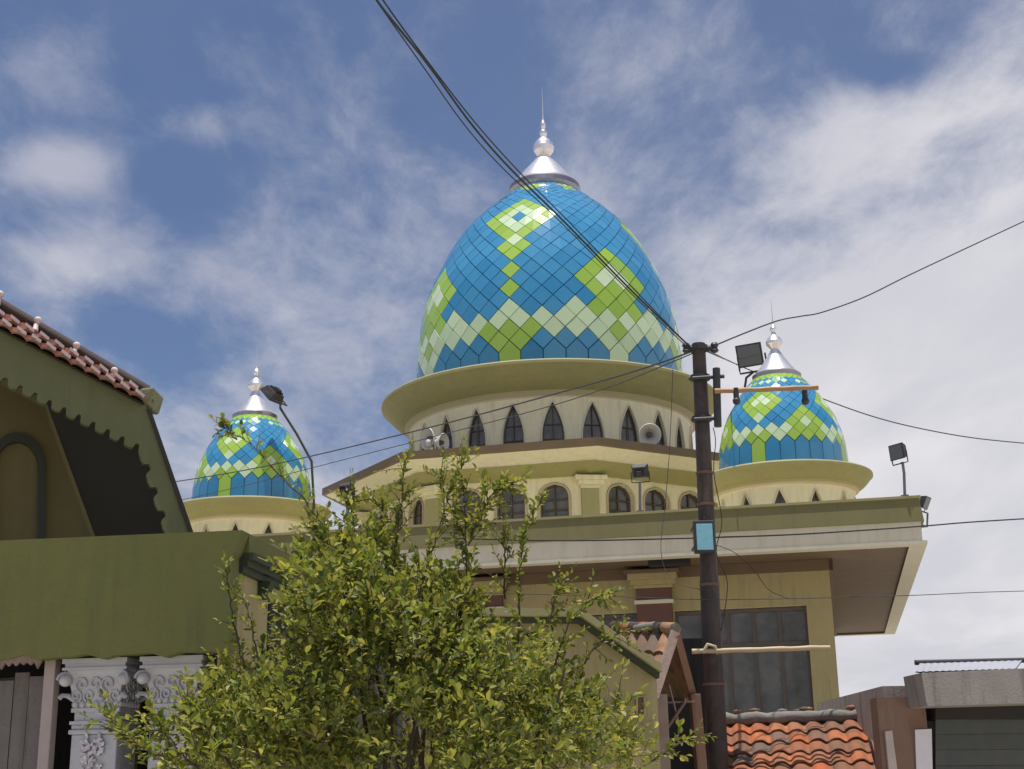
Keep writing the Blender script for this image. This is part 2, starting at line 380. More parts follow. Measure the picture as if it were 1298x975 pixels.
# upper plain wall
zg = 3.28
for side in range(4):
    a = side*math.pi/2
    def F(s, v, z, a=a): return ML(s*math.cos(a)+v*math.sin(a), v*math.cos(a)-s*math.sin(a), z)
    body.add([F(-SB, SB, zg), F(SB, SB, zg), F(SB, SB, 4.2), F(-SB, SB, 4.2)], [(0, 1, 2, 3)], 'ochre')
    # plinth and piers
    body.add([F(-SB, SB, GZ), F(SB, SB, GZ), F(SB, SB, GZ+1.0), F(-SB, SB, GZ+1.0)], [(0, 1, 2, 3)], 'ochre')
    body.add([F(-SB, SB, GZ+1.0), F(SB, SB, GZ+1.0), F(SB, SB-.25, GZ+1.0), F(-SB, SB-.25, GZ+1.0)], [(0, 1, 2, 3)], 'cream')
    body.add([F(-SB, SB, zg), F(SB, SB, zg), F(SB, SB-.25, zg), F(-SB, SB-.25, zg)], [(0, 3, 2, 1)], 'cream')
    for s, ws in ((-SB, .5), (-4.1, .9), (-.6, 1.05), (3.1, .75), (6.5, .5)):
        body.hexa([F(s, SB-.25, GZ+1), F(s+ws, SB-.25, GZ+1), F(s+ws, SB+.003, GZ+1), F(s, SB+.003, GZ+1),
                   F(s, SB-.25, zg+.004), F(s+ws, SB-.25, zg+.004), F(s+ws, SB+.003, zg+.004), F(s, SB+.003, zg+.004)], 'ochre')
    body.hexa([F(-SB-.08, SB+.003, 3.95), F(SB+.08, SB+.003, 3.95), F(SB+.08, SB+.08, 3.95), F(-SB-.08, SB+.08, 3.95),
               F(-SB-.08, SB+.003, 4.166), F(SB+.08, SB+.003, 4.166), F(SB+.08, SB+.08, 4.166), F(-SB-.08, SB+.08, 4.166)], 'soffit_and_shade_brown')  # brown strip painted in for the shadow below the slab
body_o = body.build('wall', mosque)
# glazing bays of the ground storey (front and right side)
for side in (0, 1, 3):
    a = side*math.pi/2
    def F(s, v, z, a=a): return ML(s*math.cos(a)+v*math.sin(a), v*math.cos(a)-s*math.sin(a), z)
    for s0, s1 in ((-6.5, -4.1), (-3.2, -.60), (.45, 3.1), (3.85, 6.5)):
        gb = MB(); v = SB-.2
        gb.add([F(s0, v, GZ+1), F(s1, v, GZ+1), F(s1, v, zg), F(s0, v, zg)], [(0, 1, 2, 3)], 'glass_dark')
        nm = 5
        for k in range(nm+1):
            s = s0+.03+(s1-s0-.06)*k/nm
            gb.obox(F(s, v+.03, (GZ+1+zg)/2), F(.03, 0, 0)-F(0, 0, 0), F(0, .025, 0)-F(0, 0, 0), (0, 0, (zg-GZ-1)/2-.002), 'window_brown')
        for z in (GZ+1.04, 0.9, 2.55, zg-.05):
            gb.obox(F((s0+s1)/2, v+.035, z), F((s1-s0)/2-.002, 0, 0)-F(0, 0, 0), F(0, .025, 0)-F(0, 0, 0), (0, 0, .035), 'window_brown')
        gb.build('window', mosque)
# pilasters with a capital, on the upper wall
for s in (-3.65, -.08, 3.47):
    pl = MB()
    def bx(s0, s1, v0, v1, z0, z1, m): pl.hexa([ML(s0, v0, z0), ML(s1, v0, z0), ML(s1, v1, z0), ML(s0, v1, z0), ML(s0, v0, z1), ML(s1, v0, z1), ML(s1, v1, z1), ML(s0, v1, z1)], m)
    bx(s-.36, s+.36, SB+.004, SB+.16, 2.2, 3.42, 'maroon_tile')
    bx(s-.40, s+.40, SB+.004, SB+.20, 3.42, 3.50, 'cream_light')
    bx(s-.36, s+.36, SB+.004, SB+.16, 3.50, 3.74, 'maroon_tile')
    bx(s-.40, s+.40, SB+.004, SB+.21, 3.74, 3.80, 'ochre')
    bx(s-.46, s+.46, SB+.004, SB+.30, 3.80, 3.90, 'ochre')
    bx(s-.50, s+.50, SB+.004, SB+.38, 3.90, 4.02, 'ochre')
    bx(s-.56, s+.56, SB+.004, SB+.46, 4.02, 4.09, 'soffit_and_shade_brown')
    pl.build('pilaster', mosque, bevel=0.008)
# ---- flat roof slab with a leaning parapet band
S0, S1 = 8.75, 8.80
def sq(S, z): return [ML(-S, S, z), ML(S, S, z), ML(S, -S, z), ML(-S, -S, z)]
def bandq(mb, Sa, za, Sb, zb, m):
    A, B = sq(Sa, za), sq(Sb, zb)
    for i in range(4):
        j = (i+1) % 4; mb.add([A[i], A[j], B[j], B[i]], [(0, 1, 2, 3)], m)
rs = MB()
bandq(rs, S1-.06, 4.17, S1-.06, 4.54, 'cream_light')
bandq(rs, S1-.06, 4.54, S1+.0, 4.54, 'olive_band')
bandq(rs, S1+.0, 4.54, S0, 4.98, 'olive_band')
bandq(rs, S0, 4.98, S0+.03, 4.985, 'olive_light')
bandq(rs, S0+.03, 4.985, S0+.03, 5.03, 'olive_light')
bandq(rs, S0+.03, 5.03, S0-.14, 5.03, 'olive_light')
bandq(rs, S0-.14, 5.03, S0-.16, 4.72, 'cream')
bandq(rs, S1+.02, 4.11, S1+.02, 4.17, 'cream_light')
bandq(rs, S1-.06, 4.17, S1+.02, 4.17, 'cream_light')
bandq(rs, S1+.02, 4.11, S1-.30, 4.11, 'cream_light')
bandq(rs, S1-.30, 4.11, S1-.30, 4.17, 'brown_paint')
bandq(rs, S1-.30, 4.17, SB-.1, 4.17, 'soffit_and_shade_brown')
rs.add(sq(S0-.16, 4.72), [(0, 3, 2, 1)], 'cream')
rs_o = rs.build('roof_slab', mosque)
# dark vent slot under the slab
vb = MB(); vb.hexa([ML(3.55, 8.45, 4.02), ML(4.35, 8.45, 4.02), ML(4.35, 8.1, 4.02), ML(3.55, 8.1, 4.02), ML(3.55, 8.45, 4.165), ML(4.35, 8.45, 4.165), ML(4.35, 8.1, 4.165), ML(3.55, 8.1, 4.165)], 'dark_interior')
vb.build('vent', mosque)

# ---- octagonal second storey
OFF = R_(-1.2)
def OV(k, R, z, off=OFF):          # vertex k of the octagon
    a = R_(22.5+45*k)+off
    return ML(R*math.sin(a), R*math.cos(a), z)
RW = 4.93
tier = MB()
hw = .34
def arch(zb, zs, hw): return lambda z: hw if z <= zs else math.sqrt(max(0, hw*hw-(z-zs)**2))
for k in range(8):
    A, B = OV(k-1, RW, 0), OV(k, RW, 0)
    dv = (B-A); Lf = dv.length; dv.normalize(); nrm = Vector((dv.y, -dv.x, 0))
    if nrm.dot(A-Vector((MX, MY, 0))) < 0: nrm = -nrm
    mp = lambda s, z, d, A=A, dv=dv, nrm=nrm: A+dv*s-nrm*d+Vector((0, 0, z))
    zb, zt = 5.72, 6.60
    wf = arch(zb, zt-hw, hw)
    hs = [(Lf/2+t*1.04, zb, zt, wf) for t in (-1, 0, 1)]
    wall_holes(tier, mp, 0, Lf, 4.72, 6.95, hs, 'cream', ns=1)
    # architrave around the arch and pilaster at the corner
    for h in hs:
        pth = [mp(h[0]-wf(z)-.035, z, -.012) for z in [zb+(zt-zb)*i/14 for i in range(15)]]
        pth += [mp(h[0]+wf(z)+.035, z, -.012) for z in [zb+(zt-zb)*i/14 for i in reversed(range(15))]]
        tier.tube(pth, .03, 'tan', 5)
    tier.obox(mp(Lf/2, 5.66, -.03), dv*(Lf/2-.2), nrm*.035, (0, 0, .03), 'cream_light')
tier_o = tier.build('wall', mosque)
for k in (-2, -1, 0, 1, 2, 3, 4, 5):
    A, B = OV(k-1, RW, 0), OV(k, RW, 0)
    dv = (B-A); Lf = dv.length; dv.normalize(); nrm = Vector((dv.y, -dv.x, 0))
    if nrm.dot(A-Vector((MX, MY, 0))) < 0: nrm = -nrm
    mp = lambda s, z, d, A=A, dv=dv, nrm=nrm: A+dv*s-nrm*d+Vector((0, 0, z))
    zb, zt = 5.72, 6.60
    wf = arch(zb, zt-hw, hw)
    for t in (-1, 0, 1): window(mp, Lf/2+t*1.04, zb, zt, wf, tier_o)
for k in range(8):
    pb = MB()
    C = OV(k, RW, 0); d = (C-Vector((MX, MY, 0))).normalized(); tn = Vector((-d.y, d.x, 0))
    up = Vector((0, 0, 1))
    def pb_box(w_, dd, z0, z1, m): pb.obox(C+d*(dd/2-.08)+up*((z0+z1)/2), tn*w_/2, d*(dd/2+.08), up*(z1-z0)/2, m)
    pb_box(.40, .07, 4.74, 6.42, 'olive_light'); pb_box(.46, .12, 6.42, 6.50, 'cream_light'); pb_box(.58, .2, 6.50, 6.60, 'cream'); pb_box(.74, .26, 6.60, 6.70, 'cream')
    pb.build('pilaster', mosque, bevel=.01)
# eave of the octagon
oe = MB()
def bando(Ra, za, Rb, zb, m, mb=oe):
    for k in range(8):
        mb.add([OV(k-1, Ra, za), OV(k, Ra, za), OV(k, Rb, zb), OV(k-1, Rb, zb)], [(0, 1, 2, 3)], m)
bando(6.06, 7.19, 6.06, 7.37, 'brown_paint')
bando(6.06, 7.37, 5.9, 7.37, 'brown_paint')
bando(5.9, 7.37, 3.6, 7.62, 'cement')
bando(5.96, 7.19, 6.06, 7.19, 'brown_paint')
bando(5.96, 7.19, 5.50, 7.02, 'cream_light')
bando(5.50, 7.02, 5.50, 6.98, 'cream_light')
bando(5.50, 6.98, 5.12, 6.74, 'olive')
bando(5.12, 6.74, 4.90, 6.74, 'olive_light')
oe.build('eave', mosque)

# ---- drum, cornice, dome, finial
def make_drum(cx, cy, Rw, z0, z1, nwin, zb, zt, hwin, aoff, pinch=1.5):
    mb = MB()
    mp = lambda s, z, d: Vector((cx+(Rw-d)*math.sin(s), cy-(Rw-d)*math.cos(s), z))
    zs = zb+(zt-zb)*.35
    def wf(z):
        if z <= zs: return hwin/Rw
        t = min(1, (z-zs)/(zt-zs)); return hwin/Rw*(1-t**pinch)
    st = 2*math.pi/nwin
    hs = [(aoff+i*st, zb, zt, wf) for i in range(nwin)]
    wall_holes(mb, mp, hs[0][0]-st/2, hs[-1][0]+st/2, z0, z1, hs, 'cream', depth=.12, ns=2)
    # fine surrounds
    for h in hs:
        zz = [zb+(zt-zb)*i/10 for i in range(11)]
        pth = [mp(h[0]-wf(z)-.02/Rw, z, -.008) for z in zz]+[mp(h[0]+wf(z)+.02/Rw, z, -.008) for z in reversed(zz)]
        mb.tube(pth, .022*(1 if Rw > 2 else .7), 'cream_light', 5)
    o = mb.build('drum', mosque, origin=(cx, cy, z0))
    for h in hs: window(mp, h[0], zb, zt, wf, o, depth=.10, rim=.022*(1 if Rw > 2 else .7))
    return o
def make_cornice(cx, cy, Rr, zr, Rw, zlow, Rd, sc_=1.0):
    mb = MB()
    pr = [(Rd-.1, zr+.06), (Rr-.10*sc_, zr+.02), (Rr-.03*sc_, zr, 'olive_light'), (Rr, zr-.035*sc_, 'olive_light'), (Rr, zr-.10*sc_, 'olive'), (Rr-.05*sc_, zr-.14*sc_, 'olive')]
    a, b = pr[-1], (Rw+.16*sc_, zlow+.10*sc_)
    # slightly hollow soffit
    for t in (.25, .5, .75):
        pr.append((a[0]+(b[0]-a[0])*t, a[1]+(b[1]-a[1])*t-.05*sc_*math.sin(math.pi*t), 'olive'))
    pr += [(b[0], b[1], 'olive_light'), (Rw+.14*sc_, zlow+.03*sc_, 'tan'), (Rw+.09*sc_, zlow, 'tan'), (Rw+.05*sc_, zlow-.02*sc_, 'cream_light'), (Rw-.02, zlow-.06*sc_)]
    pr[0] = (*pr[0], 'olive'); pr[1] = (*pr[1], 'olive')
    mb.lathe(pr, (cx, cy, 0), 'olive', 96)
    return mb.build('cornice', mosque, origin=(cx, cy, zlow))
def make_dome(cx, cy, prof, zlev0, N, th0, colfn, ptop, fin, sc_):
    # prof: (r,z) ascending; arc length parametrisation
    S = [0.0]
    # densify by Catmull-Rom
    P = []
    for i in range(len(prof)-1):
        p0 = prof[max(i-1, 0)]; p1 = prof[i]; p2 = prof[i+1]; p3 = prof[min(i+2, len(prof)-1)]
        for k in range(8):
            t = k/8
            P.append(tuple(0.5*((2*p1[j])+(-p0[j]+p2[j])*t+(2*p0[j]-5*p1[j]+4*p2[j]-p3[j])*t*t+(-p0[j]+3*p1[j]-3*p2[j]+p3[j])*t**3) for j in (0, 1)))
    P.append(prof[-1])
    for i in range(1, len(P)): S.append(S[-1]+math.hypot(P[i][0]-P[i-1][0], P[i][1]-P[i-1][1]))
    def ev(s):
        s = max(0, min(S[-1]-1e-6, s))
        for i in range(1, len(S)):
            if S[i] >= s:
                t = (s-S[i-1])/(S[i]-S[i-1]); a, b = P[i-1], P[i]
                return a[0]+(b[0]-a[0])*t, a[1]+(b[1]-a[1])*t
    def s_of_z(z):
        for i in range(1, len(P)):
            if P[i][1] >= z: return S[i-1]+(S[i]-S[i-1])*(z-P[i-1][1])/(P[i][1]-P[i-1][1])
    def pt(th, s, off=0.0):
        r, z = ev(s); r2, z2 = ev(s+.02); r1, z1 = ev(s-.02)
        dr, dz = r2-r1, z2-z1; l = math.hypot(dr, dz) or 1
        nr, nz_ = dz/l, -dr/l
        r += nr*off; z += nz_*off
        return Vector((cx+r*math.sin(th), cy-r*math.cos(th), z))
    mb = MB()
    mb.lathe([(p[0]-.02*sc_, p[1]) for p in P], (cx, cy, 0), 'dome_joint', 80)
    lev = [s_of_z(zlev0)]
    while lev[-1] < S[-1]-.01 and len(lev) < 60:
        r, z = ev(lev[-1]); lev.append(lev[-1]+math.pi*r/N*1.02)
    print('LEVELS', N, len(lev), [round(ev(q)[1], 2) for q in lev])
    du = math.pi/N
    matn = {'b': 'panel_blue', 'g': 'panel_green', 'p': 'panel_pale'}
    rnd = random.Random(N)
    def panel(pts, m):   # pts (th,s) list
        tc_ = sum(p[0] for p in pts)/len(pts); sc2 = sum(p[1] for p in pts)/len(pts)
        k = .945
        q = [(tc_+(p[0]-tc_)*k, sc2+(p[1]-sc2)*k) for p in pts]
        off = [.022*sc_+rnd.uniform(-.007, .007)*sc_ for _ in q]
        k2 = .985
        q2 = [(tc_+(p[0]-tc_)*k2, sc2+(p[1]-sc2)*k2) for p in pts]
        top = [pt(a, b, o) for (a, b), o in zip(q, off)]; bot = [pt(a, b, -.012*sc_) for a, b in q2]
        n = len(q)
        cen = pt(tc_, sc2, .022*sc_)
        base = len(mb.v)
        cc = sum(top, Vector())/n
        fs = [tuple(range(n))] + [(i, n+i, n+(i+1) % n, (i+1) % n) for i in range(n)]
        mb.add(top+bot, fs, matn[m])
    for r in range(0, len(lev)-1):
        for c in range(N):
            u = 2*c + (r % 2)
            th = th0+u*du
            m = colfn(u, r)
            if r == 0:
                rb = .02
                pts = [(th-du, rb), (th, rb), (th+du, rb), (th+du, lev[0]), (th, lev[1]), (th-du, lev[0])]
            else:
                pts = [(th, lev[r-1]), (th+du, lev[r]), (th, lev[r+1]), (th-du, lev[r])]
            panel(pts, m)
    o = mb.build('dome', mosque, origin=(cx, cy, prof[0][1]))
    fb = MB(); fb.lathe(fin, (cx, cy, 0), 'silver', 40)
    # ribs on the flared skirt
    fb.build('finial', o, origin=(cx, cy, fin[0][1]))
    return o

def col_main(u, r):
    u = u % 20                      # two motifs, repeated round the dome
    d0 = min(u, 20-u)               # distance from the green column
    d1 = abs(u-10)                  # distance from the pale column
    if r == 0: return 'g' if d0 == 0 else ('p' if d1 == 0 else 'b')
    T = {1: {0: '', 1: 'g', 9: 'p', 3: 'b', 5: 'b', 7: 'b'},
         2: {0: 'g', 2: 'g', 4: 'p', 6: 'p', 8: 'p', 10: 'g'},
         3: {1: 'p', 3: 'p', 5: 'p', 7: 'p', 9: 'p'},
         4: {0: 'p', 2: 'b', 4: 'b', 6: 'p', 8: 'g', 10: 'g'},
         5: {9: 'g', 7: 'b'},
         6: {0: 'g', 8: 'g', 10: 'g'},
         7: {7: 'g', 9: 'p'},
         8: {0: 'g', 8: 'g', 10: 'p'},
         9: {9: 'g'},
         10: {0: 'g', 10: 'g'},
         11: {1: 'g'}, 12: {0: 'p'}, 13: {1: 'g'}, 14: {0: 'p', 2: 'g'}, 15: {1: 'p', 3: 'g'},
         16: {0: 'b', 2: 'p', 4: 'g'}, 17: {1: 'p', 3: 'g'}, 18: {0: 'p', 2: 'g'}, 19: {1: 'g'}, 20: {0: 'g'},
         27: {9: 'g', 1: 'g'}, 28: {0: 'g', 10: 'g', 2: 'g'}, 29: {1: 'g', 9: 'g', 3: 'g'}, 30: {0: 'p', 2: 'g', 10: 'p', 8: 'g'}}
    return T.get(r, {}).get(d0, 'b') or 'b'
def col_small(u, r):
    u = u % 14; d = min(u, 14-u)    # 0..7
    if r == 0: return 'g' if d == 0 else 'b'
    T = {1: {1: 'g', 3: 'p', 5: 'g', 7: 'g'}, 2: {0: 'p', 2: 'p', 4: 'p', 6: 'g'}, 3: {1: 'b', 3: 'b', 5: 'g', 7: 'p'},
         4: {0: 'p', 6: 'g'}, 5: {1: 'g', 7: 'g'}, 6: {0: 'g', 2: 'g'}, 7: {1: 'p', 3: 'g'}, 8: {0: 'p', 2: 'g'}, 9: {1: 'g'}, 10: {0: 'g'},
         14: {1: 'g', 3: 'p', 5: 'g', 7: 'g'}, 15: {0: 'g', 2: 'p', 4: 'g', 6: 'p'}, 16: {1: 'p', 3: 'g', 5: 'p', 7: 'g'}, 17: {0: 'g', 2: 'g', 4: 'p', 6: 'g'},
         18: {1: 'g', 3: 'g', 5: 'g', 7: 'g'}, 19: {0: 'p', 2: 'g', 4: 'g', 6: 'p'}, 20: {1: 'g', 3: 'p', 5: 'g'}}
    if r > 14: return T.get(r, {}).get(d, 'g')
    if r == 13: return 'p' if d in (1, 5) else ('g' if d == 3 else 'b')
    return T.get(r, {}).get(d, 'b')

make_drum(MX, MY, 3.76, 7.45, 8.98, 24, 7.50, 8.82, .265, R_(-0.7), 1.9)
make_cornice(MX, MY, 4.54, 9.69, 3.76, 8.98, 3.5)
prof_main = [(3.54, 9.68), (3.58, 10.2), (3.585, 10.8), (3.555, 11.3), (3.48, 11.9), (3.29, 12.7), (3.03, 13.3), (2.736, 13.9), (2.41, 14.45), (1.985, 14.95), (1.56, 15.35), (1.17, 15.7), (0.86, 15.93)]
fin_main = [(0.93, 15.86, 'silver_dull'), (1.02, 15.98, 'silver_dull'), (1.0, 16.12, 'silver_dull'), (0.88, 16.22), (0.71, 16.44), (.52, 16.68), (0.36, 16.86), (.24, 17.02), (0.165, 17.12), (0.21, 17.16), (.28, 17.26), (0.30, 17.38), (.26, 17.50), (0.16, 17.62), (0.08, 17.70), (0.11, 17.80), (0.105, 17.87), (0.045, 17.95), (0.07, 18.03), (.075, 18.12), (0.035, 18.24), (0.02, 18.4), (0.004, 19.3)]
make_dome(MX, MY, prof_main, 10.22, 40, R_(-17.3), col_main, 1, fin_main, 1.0)

prof_small = [(1.37, 6.0), (1.375, 6.25), (1.35, 6.5), (1.315, 6.8), (1.243, 7.1), (1.135, 7.4), (0.995, 7.65), (0.842, 7.9), (0.685, 8.1), (0.53, 8.27), (0.46, 8.33)]
fin_small = [(0.52, 8.26, 'silver_dull'), (0.53, 8.38, 'silver_dull'), (0.47, 8.42), (0.34, 8.58), (0.22, 8.76), (0.13, 8.90), (0.085, 8.99), (0.13, 9.04), (0.18, 9.10), (0.185, 9.16), (0.14, 9.24), (0.06, 9.32), (0.045, 9.38), (0.07, 9.43), (0.075, 9.48), (0.035, 9.55), (0.012, 9.62), (0.003, 10.15)]
for (cx, cy), th0 in (((5.77, 28.84), R_(-32)), ((-6.09, 31.49), R_(-16))):
    make_drum(cx, cy, 1.43, 4.72, 5.70, 12, 4.85, 5.58, .19, R_(-16 if cx > 0 else -3), 1.15)
    make_cornice(cx, cy, 1.84, 6.10, 1.43, 5.70, 1.3, .7)
    make_dome(cx, cy, prof_small, 6.60, 28, th0, col_small, 1, fin_small, .62)
# two more small domes on the rear corners are hidden by the main dome from here

# ================================================================== floodlights
def floodlight(base, posts, head, facing, size, label, mpost='grey_metal'):
    base = Vector(base); head = Vector(head)
    t = thing('floodlight', base, label, 'floodlight', 'floodlights on the mosque roof')
    d = Vector(facing).normalized(); side = d.cross(Vector((0, 0, 1))).normalized(); up = side.cross(d)
    pb = MB(); pb.tube([base]+[Vector(p) for p in posts], .028 if size > .3 else .02, mpost, 8); 
    pb.lathe([(0.0, .03), (.08, .03), (.08, 0), (0.0, 0)], base, mpost, 10, False); pb.build('post', t)
    h = MB(); s = size/2
    # tapered housing, fins at the back, glass at the front
    f = [head+side*a*s+up*b*s*.85+d*s*.35 for a, b in ((-1, -1), (1, -1), (1, 1), (-1, 1))]
    k = [head+side*a*s*.72+up*b*s*.6-d*s*.45 for a, b in ((-1, -1), (1, -1), (1, 1), (-1, 1))]
    h.add(f+k, [(7, 6, 5, 4), (0, 4, 5, 1), (1, 5, 6, 2), (2, 6, 7, 3), (3, 7, 4, 0), (0, 1, 2, 3)], 'black_metal')
    for q in range(5): h.obox(head-d*s*.5+side*s*(-.5+.25*q), side*s*.03, up*s*.5, d*s*.12, 'black_metal')
    h.obox(head-d*s*.62-up*s*.1, side*s*.3, up*s*.25, d*s*.15, 'black_metal')
    ho = h.build('housing', t, bevel=.006)
    gl = MB(); gl.obox(head+d*s*.37, side*s*.86, up*s*.72, d*s*.02, 'lamp_glass'); gl.build('glass', ho)
    b = MB(); y = posts[-1] if posts else base
    arm = [head+side*s*1.06, head+side*s*1.06-up*s*1.25, head-side*s*1.06-up*s*1.25, head-side*s*1.06]
    b.tube([arm[0], arm[0]+(arm[1]-arm[0])*.8, arm[1], arm[1]+(arm[2]-arm[1])*.5, arm[2], arm[3]], s*.07, 'black_metal', 6)
    b.tube([(arm[1]+arm[2])/2, Vector(y)], s*.09, 'black_metal', 6); b.build('bracket', t)
    return t
slab_n = ML(0, 1, 0)-ML(0, 0, 0)
fr = ML(0, S0-.08, 0)
def onslab(x, v): # point on roof parapet top below pixel column
    p = hit(x, 640, ML(0, v, 0), slab_n); p.z = 5.03; return p
b1 = at(399, 672, 30.3); b1.z = 4.72
floodlight(b1, [at(398, 640, 30.3), at(395, 585, 30.3), at(376, 550, 30.3), at(355, 517, 30.3)], at(346, 500, 30.3), (-.75, .35, -.75), .50, 'black floodlight on a bent green post beside the left small dome', 'dark_moulding')
b2 = at(934, 600, 31.0); b2.z = 4.72
floodlight(b2, [at(940, 520, 31.0), at(946, 479, 31.0)], at(952, 450, 31.0), (-.45, -.8, -.3), .64, 'large black floodlight above the bamboo arm left of the right small dome', 'black_metal')
b3 = onslab(1148, S0-.06)
floodlight(b3, [at(1146, 600, b3.y), at(1144, 586, b3.y)], at(1139, 573, b3.y), (-.9, -.55, -.1), .36, 'floodlight on a short post at the right corner of the flat roof')
p4 = ML(S0+.05, S0-1.0, 4.6)
floodlight(p4, [p4+Vector((.12, 0, .0)), ML(S0+.2, S0-1.0, 4.86)], ML(S0+.16, S0-1.0, 5.08), (.5, -.35, -.3), .30, 'floodlight clamped on the right side edge of the flat roof below the corner one')
b5 = onslab(811, S0-.06)
floodlight(b5, [at(811, 612, b5.y)], at(811, 598, b5.y), (.25, .9, .35), .34, 'small floodlight on a thin rod in front of the arched windows', 'grey_metal')
b6 = onslab(441, S0-.06)
floodlight(b6, [at(440, 634, b6.y)], at(439, 621, b6.y), (.5, .8, .3), .34, 'small floodlight on the roof edge between the left small dome and the arched windows')

# ================================================================== horn loudspeakers
def horn(p, d, r, label, L_=.42):
    p = Vector(p); d = Vector(d).normalized()
    t = thing('horn_loudspeaker', p-Vector((0, 0, r)), label, 'loudspeaker', 'horn loudspeakers on the octagonal roof')
    u = d.cross(Vector((0, 0, 1))).normalized(); v = u.cross(d)
    def ring(mb, pr, m, n=28):
        vs = []
        for x, rr in pr:
            for k in range(n):
                a = 2*math.pi*k/n; vs.append(p+d*x+(u*math.cos(a)+v*math.sin(a))*rr)
        fs = [(i*n+k, i*n+(k+1) % n, (i+1)*n+(k+1) % n, (i+1)*n+k) for i in range(len(pr)-1) for k in range(n)]
        mb.add(vs, fs, m, True)
    b = MB()
    ring(b, [(0, r), (-.012, r*1.04), (-.03, r), (-.08, r*.80), (-.16, r*.5), (-.26, r*.30), (-.33, r*.24)], 'horn_white')
    ring(b, [(0, r), (-.03, r*.93), (-.09, r*.72), (-.17, r*.42), (-.22, r*.30), (-.225, 0.001)], 'horn_white')
    bo = b.build('bell', t)
    c = MB(); ring(c, [(-.02, .001), (-.025, r*.2), (-.09, r*.26), (-.2, r*.27)], 'horn_dark'); c.build('phase_plug', t)
    e = MB(); ring(e, [(-.325, r*.3), (-.34, r*.46), (-.46, r*.46), (-.48, r*.36), (-.481, .001)], 'horn_white'); e.build('driver', t)
    f = MB(); f.tube([p-d*.3, p-d*.3-Vector((0, 0, r*1.0))], .018, 'grey_metal'); f.lathe([(.0, .015), (.09, .015), (.09, 0), (0, 0)], p-d*.3-Vector((0, 0, r*1.02)), 'grey_metal', 10, False); f.build('bracket', t)
horn(at(824, 551, 31.3), (.0, -1, -.22), .255, 'cream horn loudspeaker facing the viewer on the octagonal roof right of the lancet windows')
horn(at(541, 556, 32.2), (-.75, -.6, -.05), .26, 'cream horn loudspeaker turned left, leftmost of the pair on the octagonal roof')
horn(at(563, 561, 32.0), (.85, -.5, -.10), .22, 'cream horn loudspeaker turned right, beside the other horn at the left of the octagonal roof')

# ================================================================== utility pole
PY = 14.0
pole = thing('utility_pole', (at(920, 975, PY).x, PY, GZ), 'dark weathered wooden utility pole in front of the right small dome', 'utility pole')
ptop = at(885.5, 436, PY); pbot = at(910, 975, PY)
dirp = (pbot-ptop)/(ptop.z-pbot.z)
pend = ptop+dirp*(ptop.z-GZ)
def onp(z): return ptop+dirp*(ptop.z-z)
pm = MB()
pm.tube([pend]+[onp(z) for z in (-.8, 0, 1.0, 1.9, 2.0, 3.0, 3.9)]+[ptop], [.115, .112, .107, .101, .098, .088, .082, .075, .070], 'pole_wood', 14)
pm.build('pole', pole)
def pz(y, x=890): return at(x, y, PY).z
for y in (442, 479, 531):
    cl = MB(); c = onp(pz(y)); cl.lathe([(.075, -.025), (.105, -.025), (.105, .025), (.075, .025)], c, 'black_metal', 14, False); cl.build('clamp', pole)
cl = MB(); c = onp(pz(443)); cl.tube([c+Vector((-.15, -.04, .0)), c+Vector((.17, -.04, .0))], .032, 'black_metal', 8); cl.build('top_bar', pole)
for s_, yy in ((-1, 443), (1, 443)):
    ib = MB(); c = onp(pz(yy))+Vector((.15*s_+.01, -.05, 0)); ib.lathe([(.0, .06), (.03, .055), (.045, .03), (.03, .0), (.045, -.03), (.028, -.05), (0, -.06)], c, 'black_metal', 10); ib.build('insulator', pole)
for y in (600, 640, 742, 868):
    bn_ = MB(); c = onp(pz(y)); rr_ = .072+(ptop.z-c.z)*.0105+.004
    bn_.lathe([(rr_-.02, -.014), (rr_, -.014), (rr_, .014), (rr_-.02, .014)], c, 'wood_brown', 14, False); bn_.build('band', pole)
ar = MB()
for y, x0, x1 in ((479, 873, 918), (531, 876, 911)):
    a = at(x0, y+1, PY-.1); b = at(x1, y-2 if y < 500 else y-1, PY-.1); ar.tube([a, b], .022, 'black_metal', 8)
ar.tube([at(908, 467, PY-.12), at(910, 541, PY-.12)], .04, 'black_metal', 8)
ar.build('side_bracket', pole)
# bamboo arm tied to the bracket
bt = thing('bamboo_arm', at(909, 495, PY-.17), 'orange bamboo rod fixed crosswise to the upper bracket of the utility pole', 'bamboo rod', 'bamboo rods tied to the utility pole')
bb = MB(); A, B = at(906, 496, PY-.19), at(1037, 491, PY-.25)
pts = [A.lerp(B, t/12)+Vector((0, 0, .002*math.sin(t*2.1))) for t in range(13)]
bb.tube(pts, [.026+.004*(i % 3 == 0) for i in range(13)], 'bamboo', 8); bb.build('rod', bt)
for x in (933, 1020):
    k = MB(); c = at(x, 498, PY-.21); k.tube([c+Vector((0, 0, .05)), c+Vector((0, 0, -.07))], .03, 'black_metal', 8); k.sphere(c+Vector((0, 0, -.09)), .042, 'black_metal'); k.build('clamp', bt)
bt = thing('bamboo_arm', at(890, 824, PY-.2), 'pale bamboo rod tied crosswise low on the utility pole before the dark windows', 'bamboo rod', 'bamboo rods tied to the utility pole')
bb = MB(); A, B = at(877, 826, PY-.16), at(1052, 821, PY-.2)
pts = [A.lerp(B, t/14)+Vector((0, 0, .002*math.sin(t*1.7))) for t in range(15)]
bb.tube(pts, [.024+.003*(i % 3 == 0) for i in range(15)], 'bamboo_pale', 8); bb.build('rod', bt)
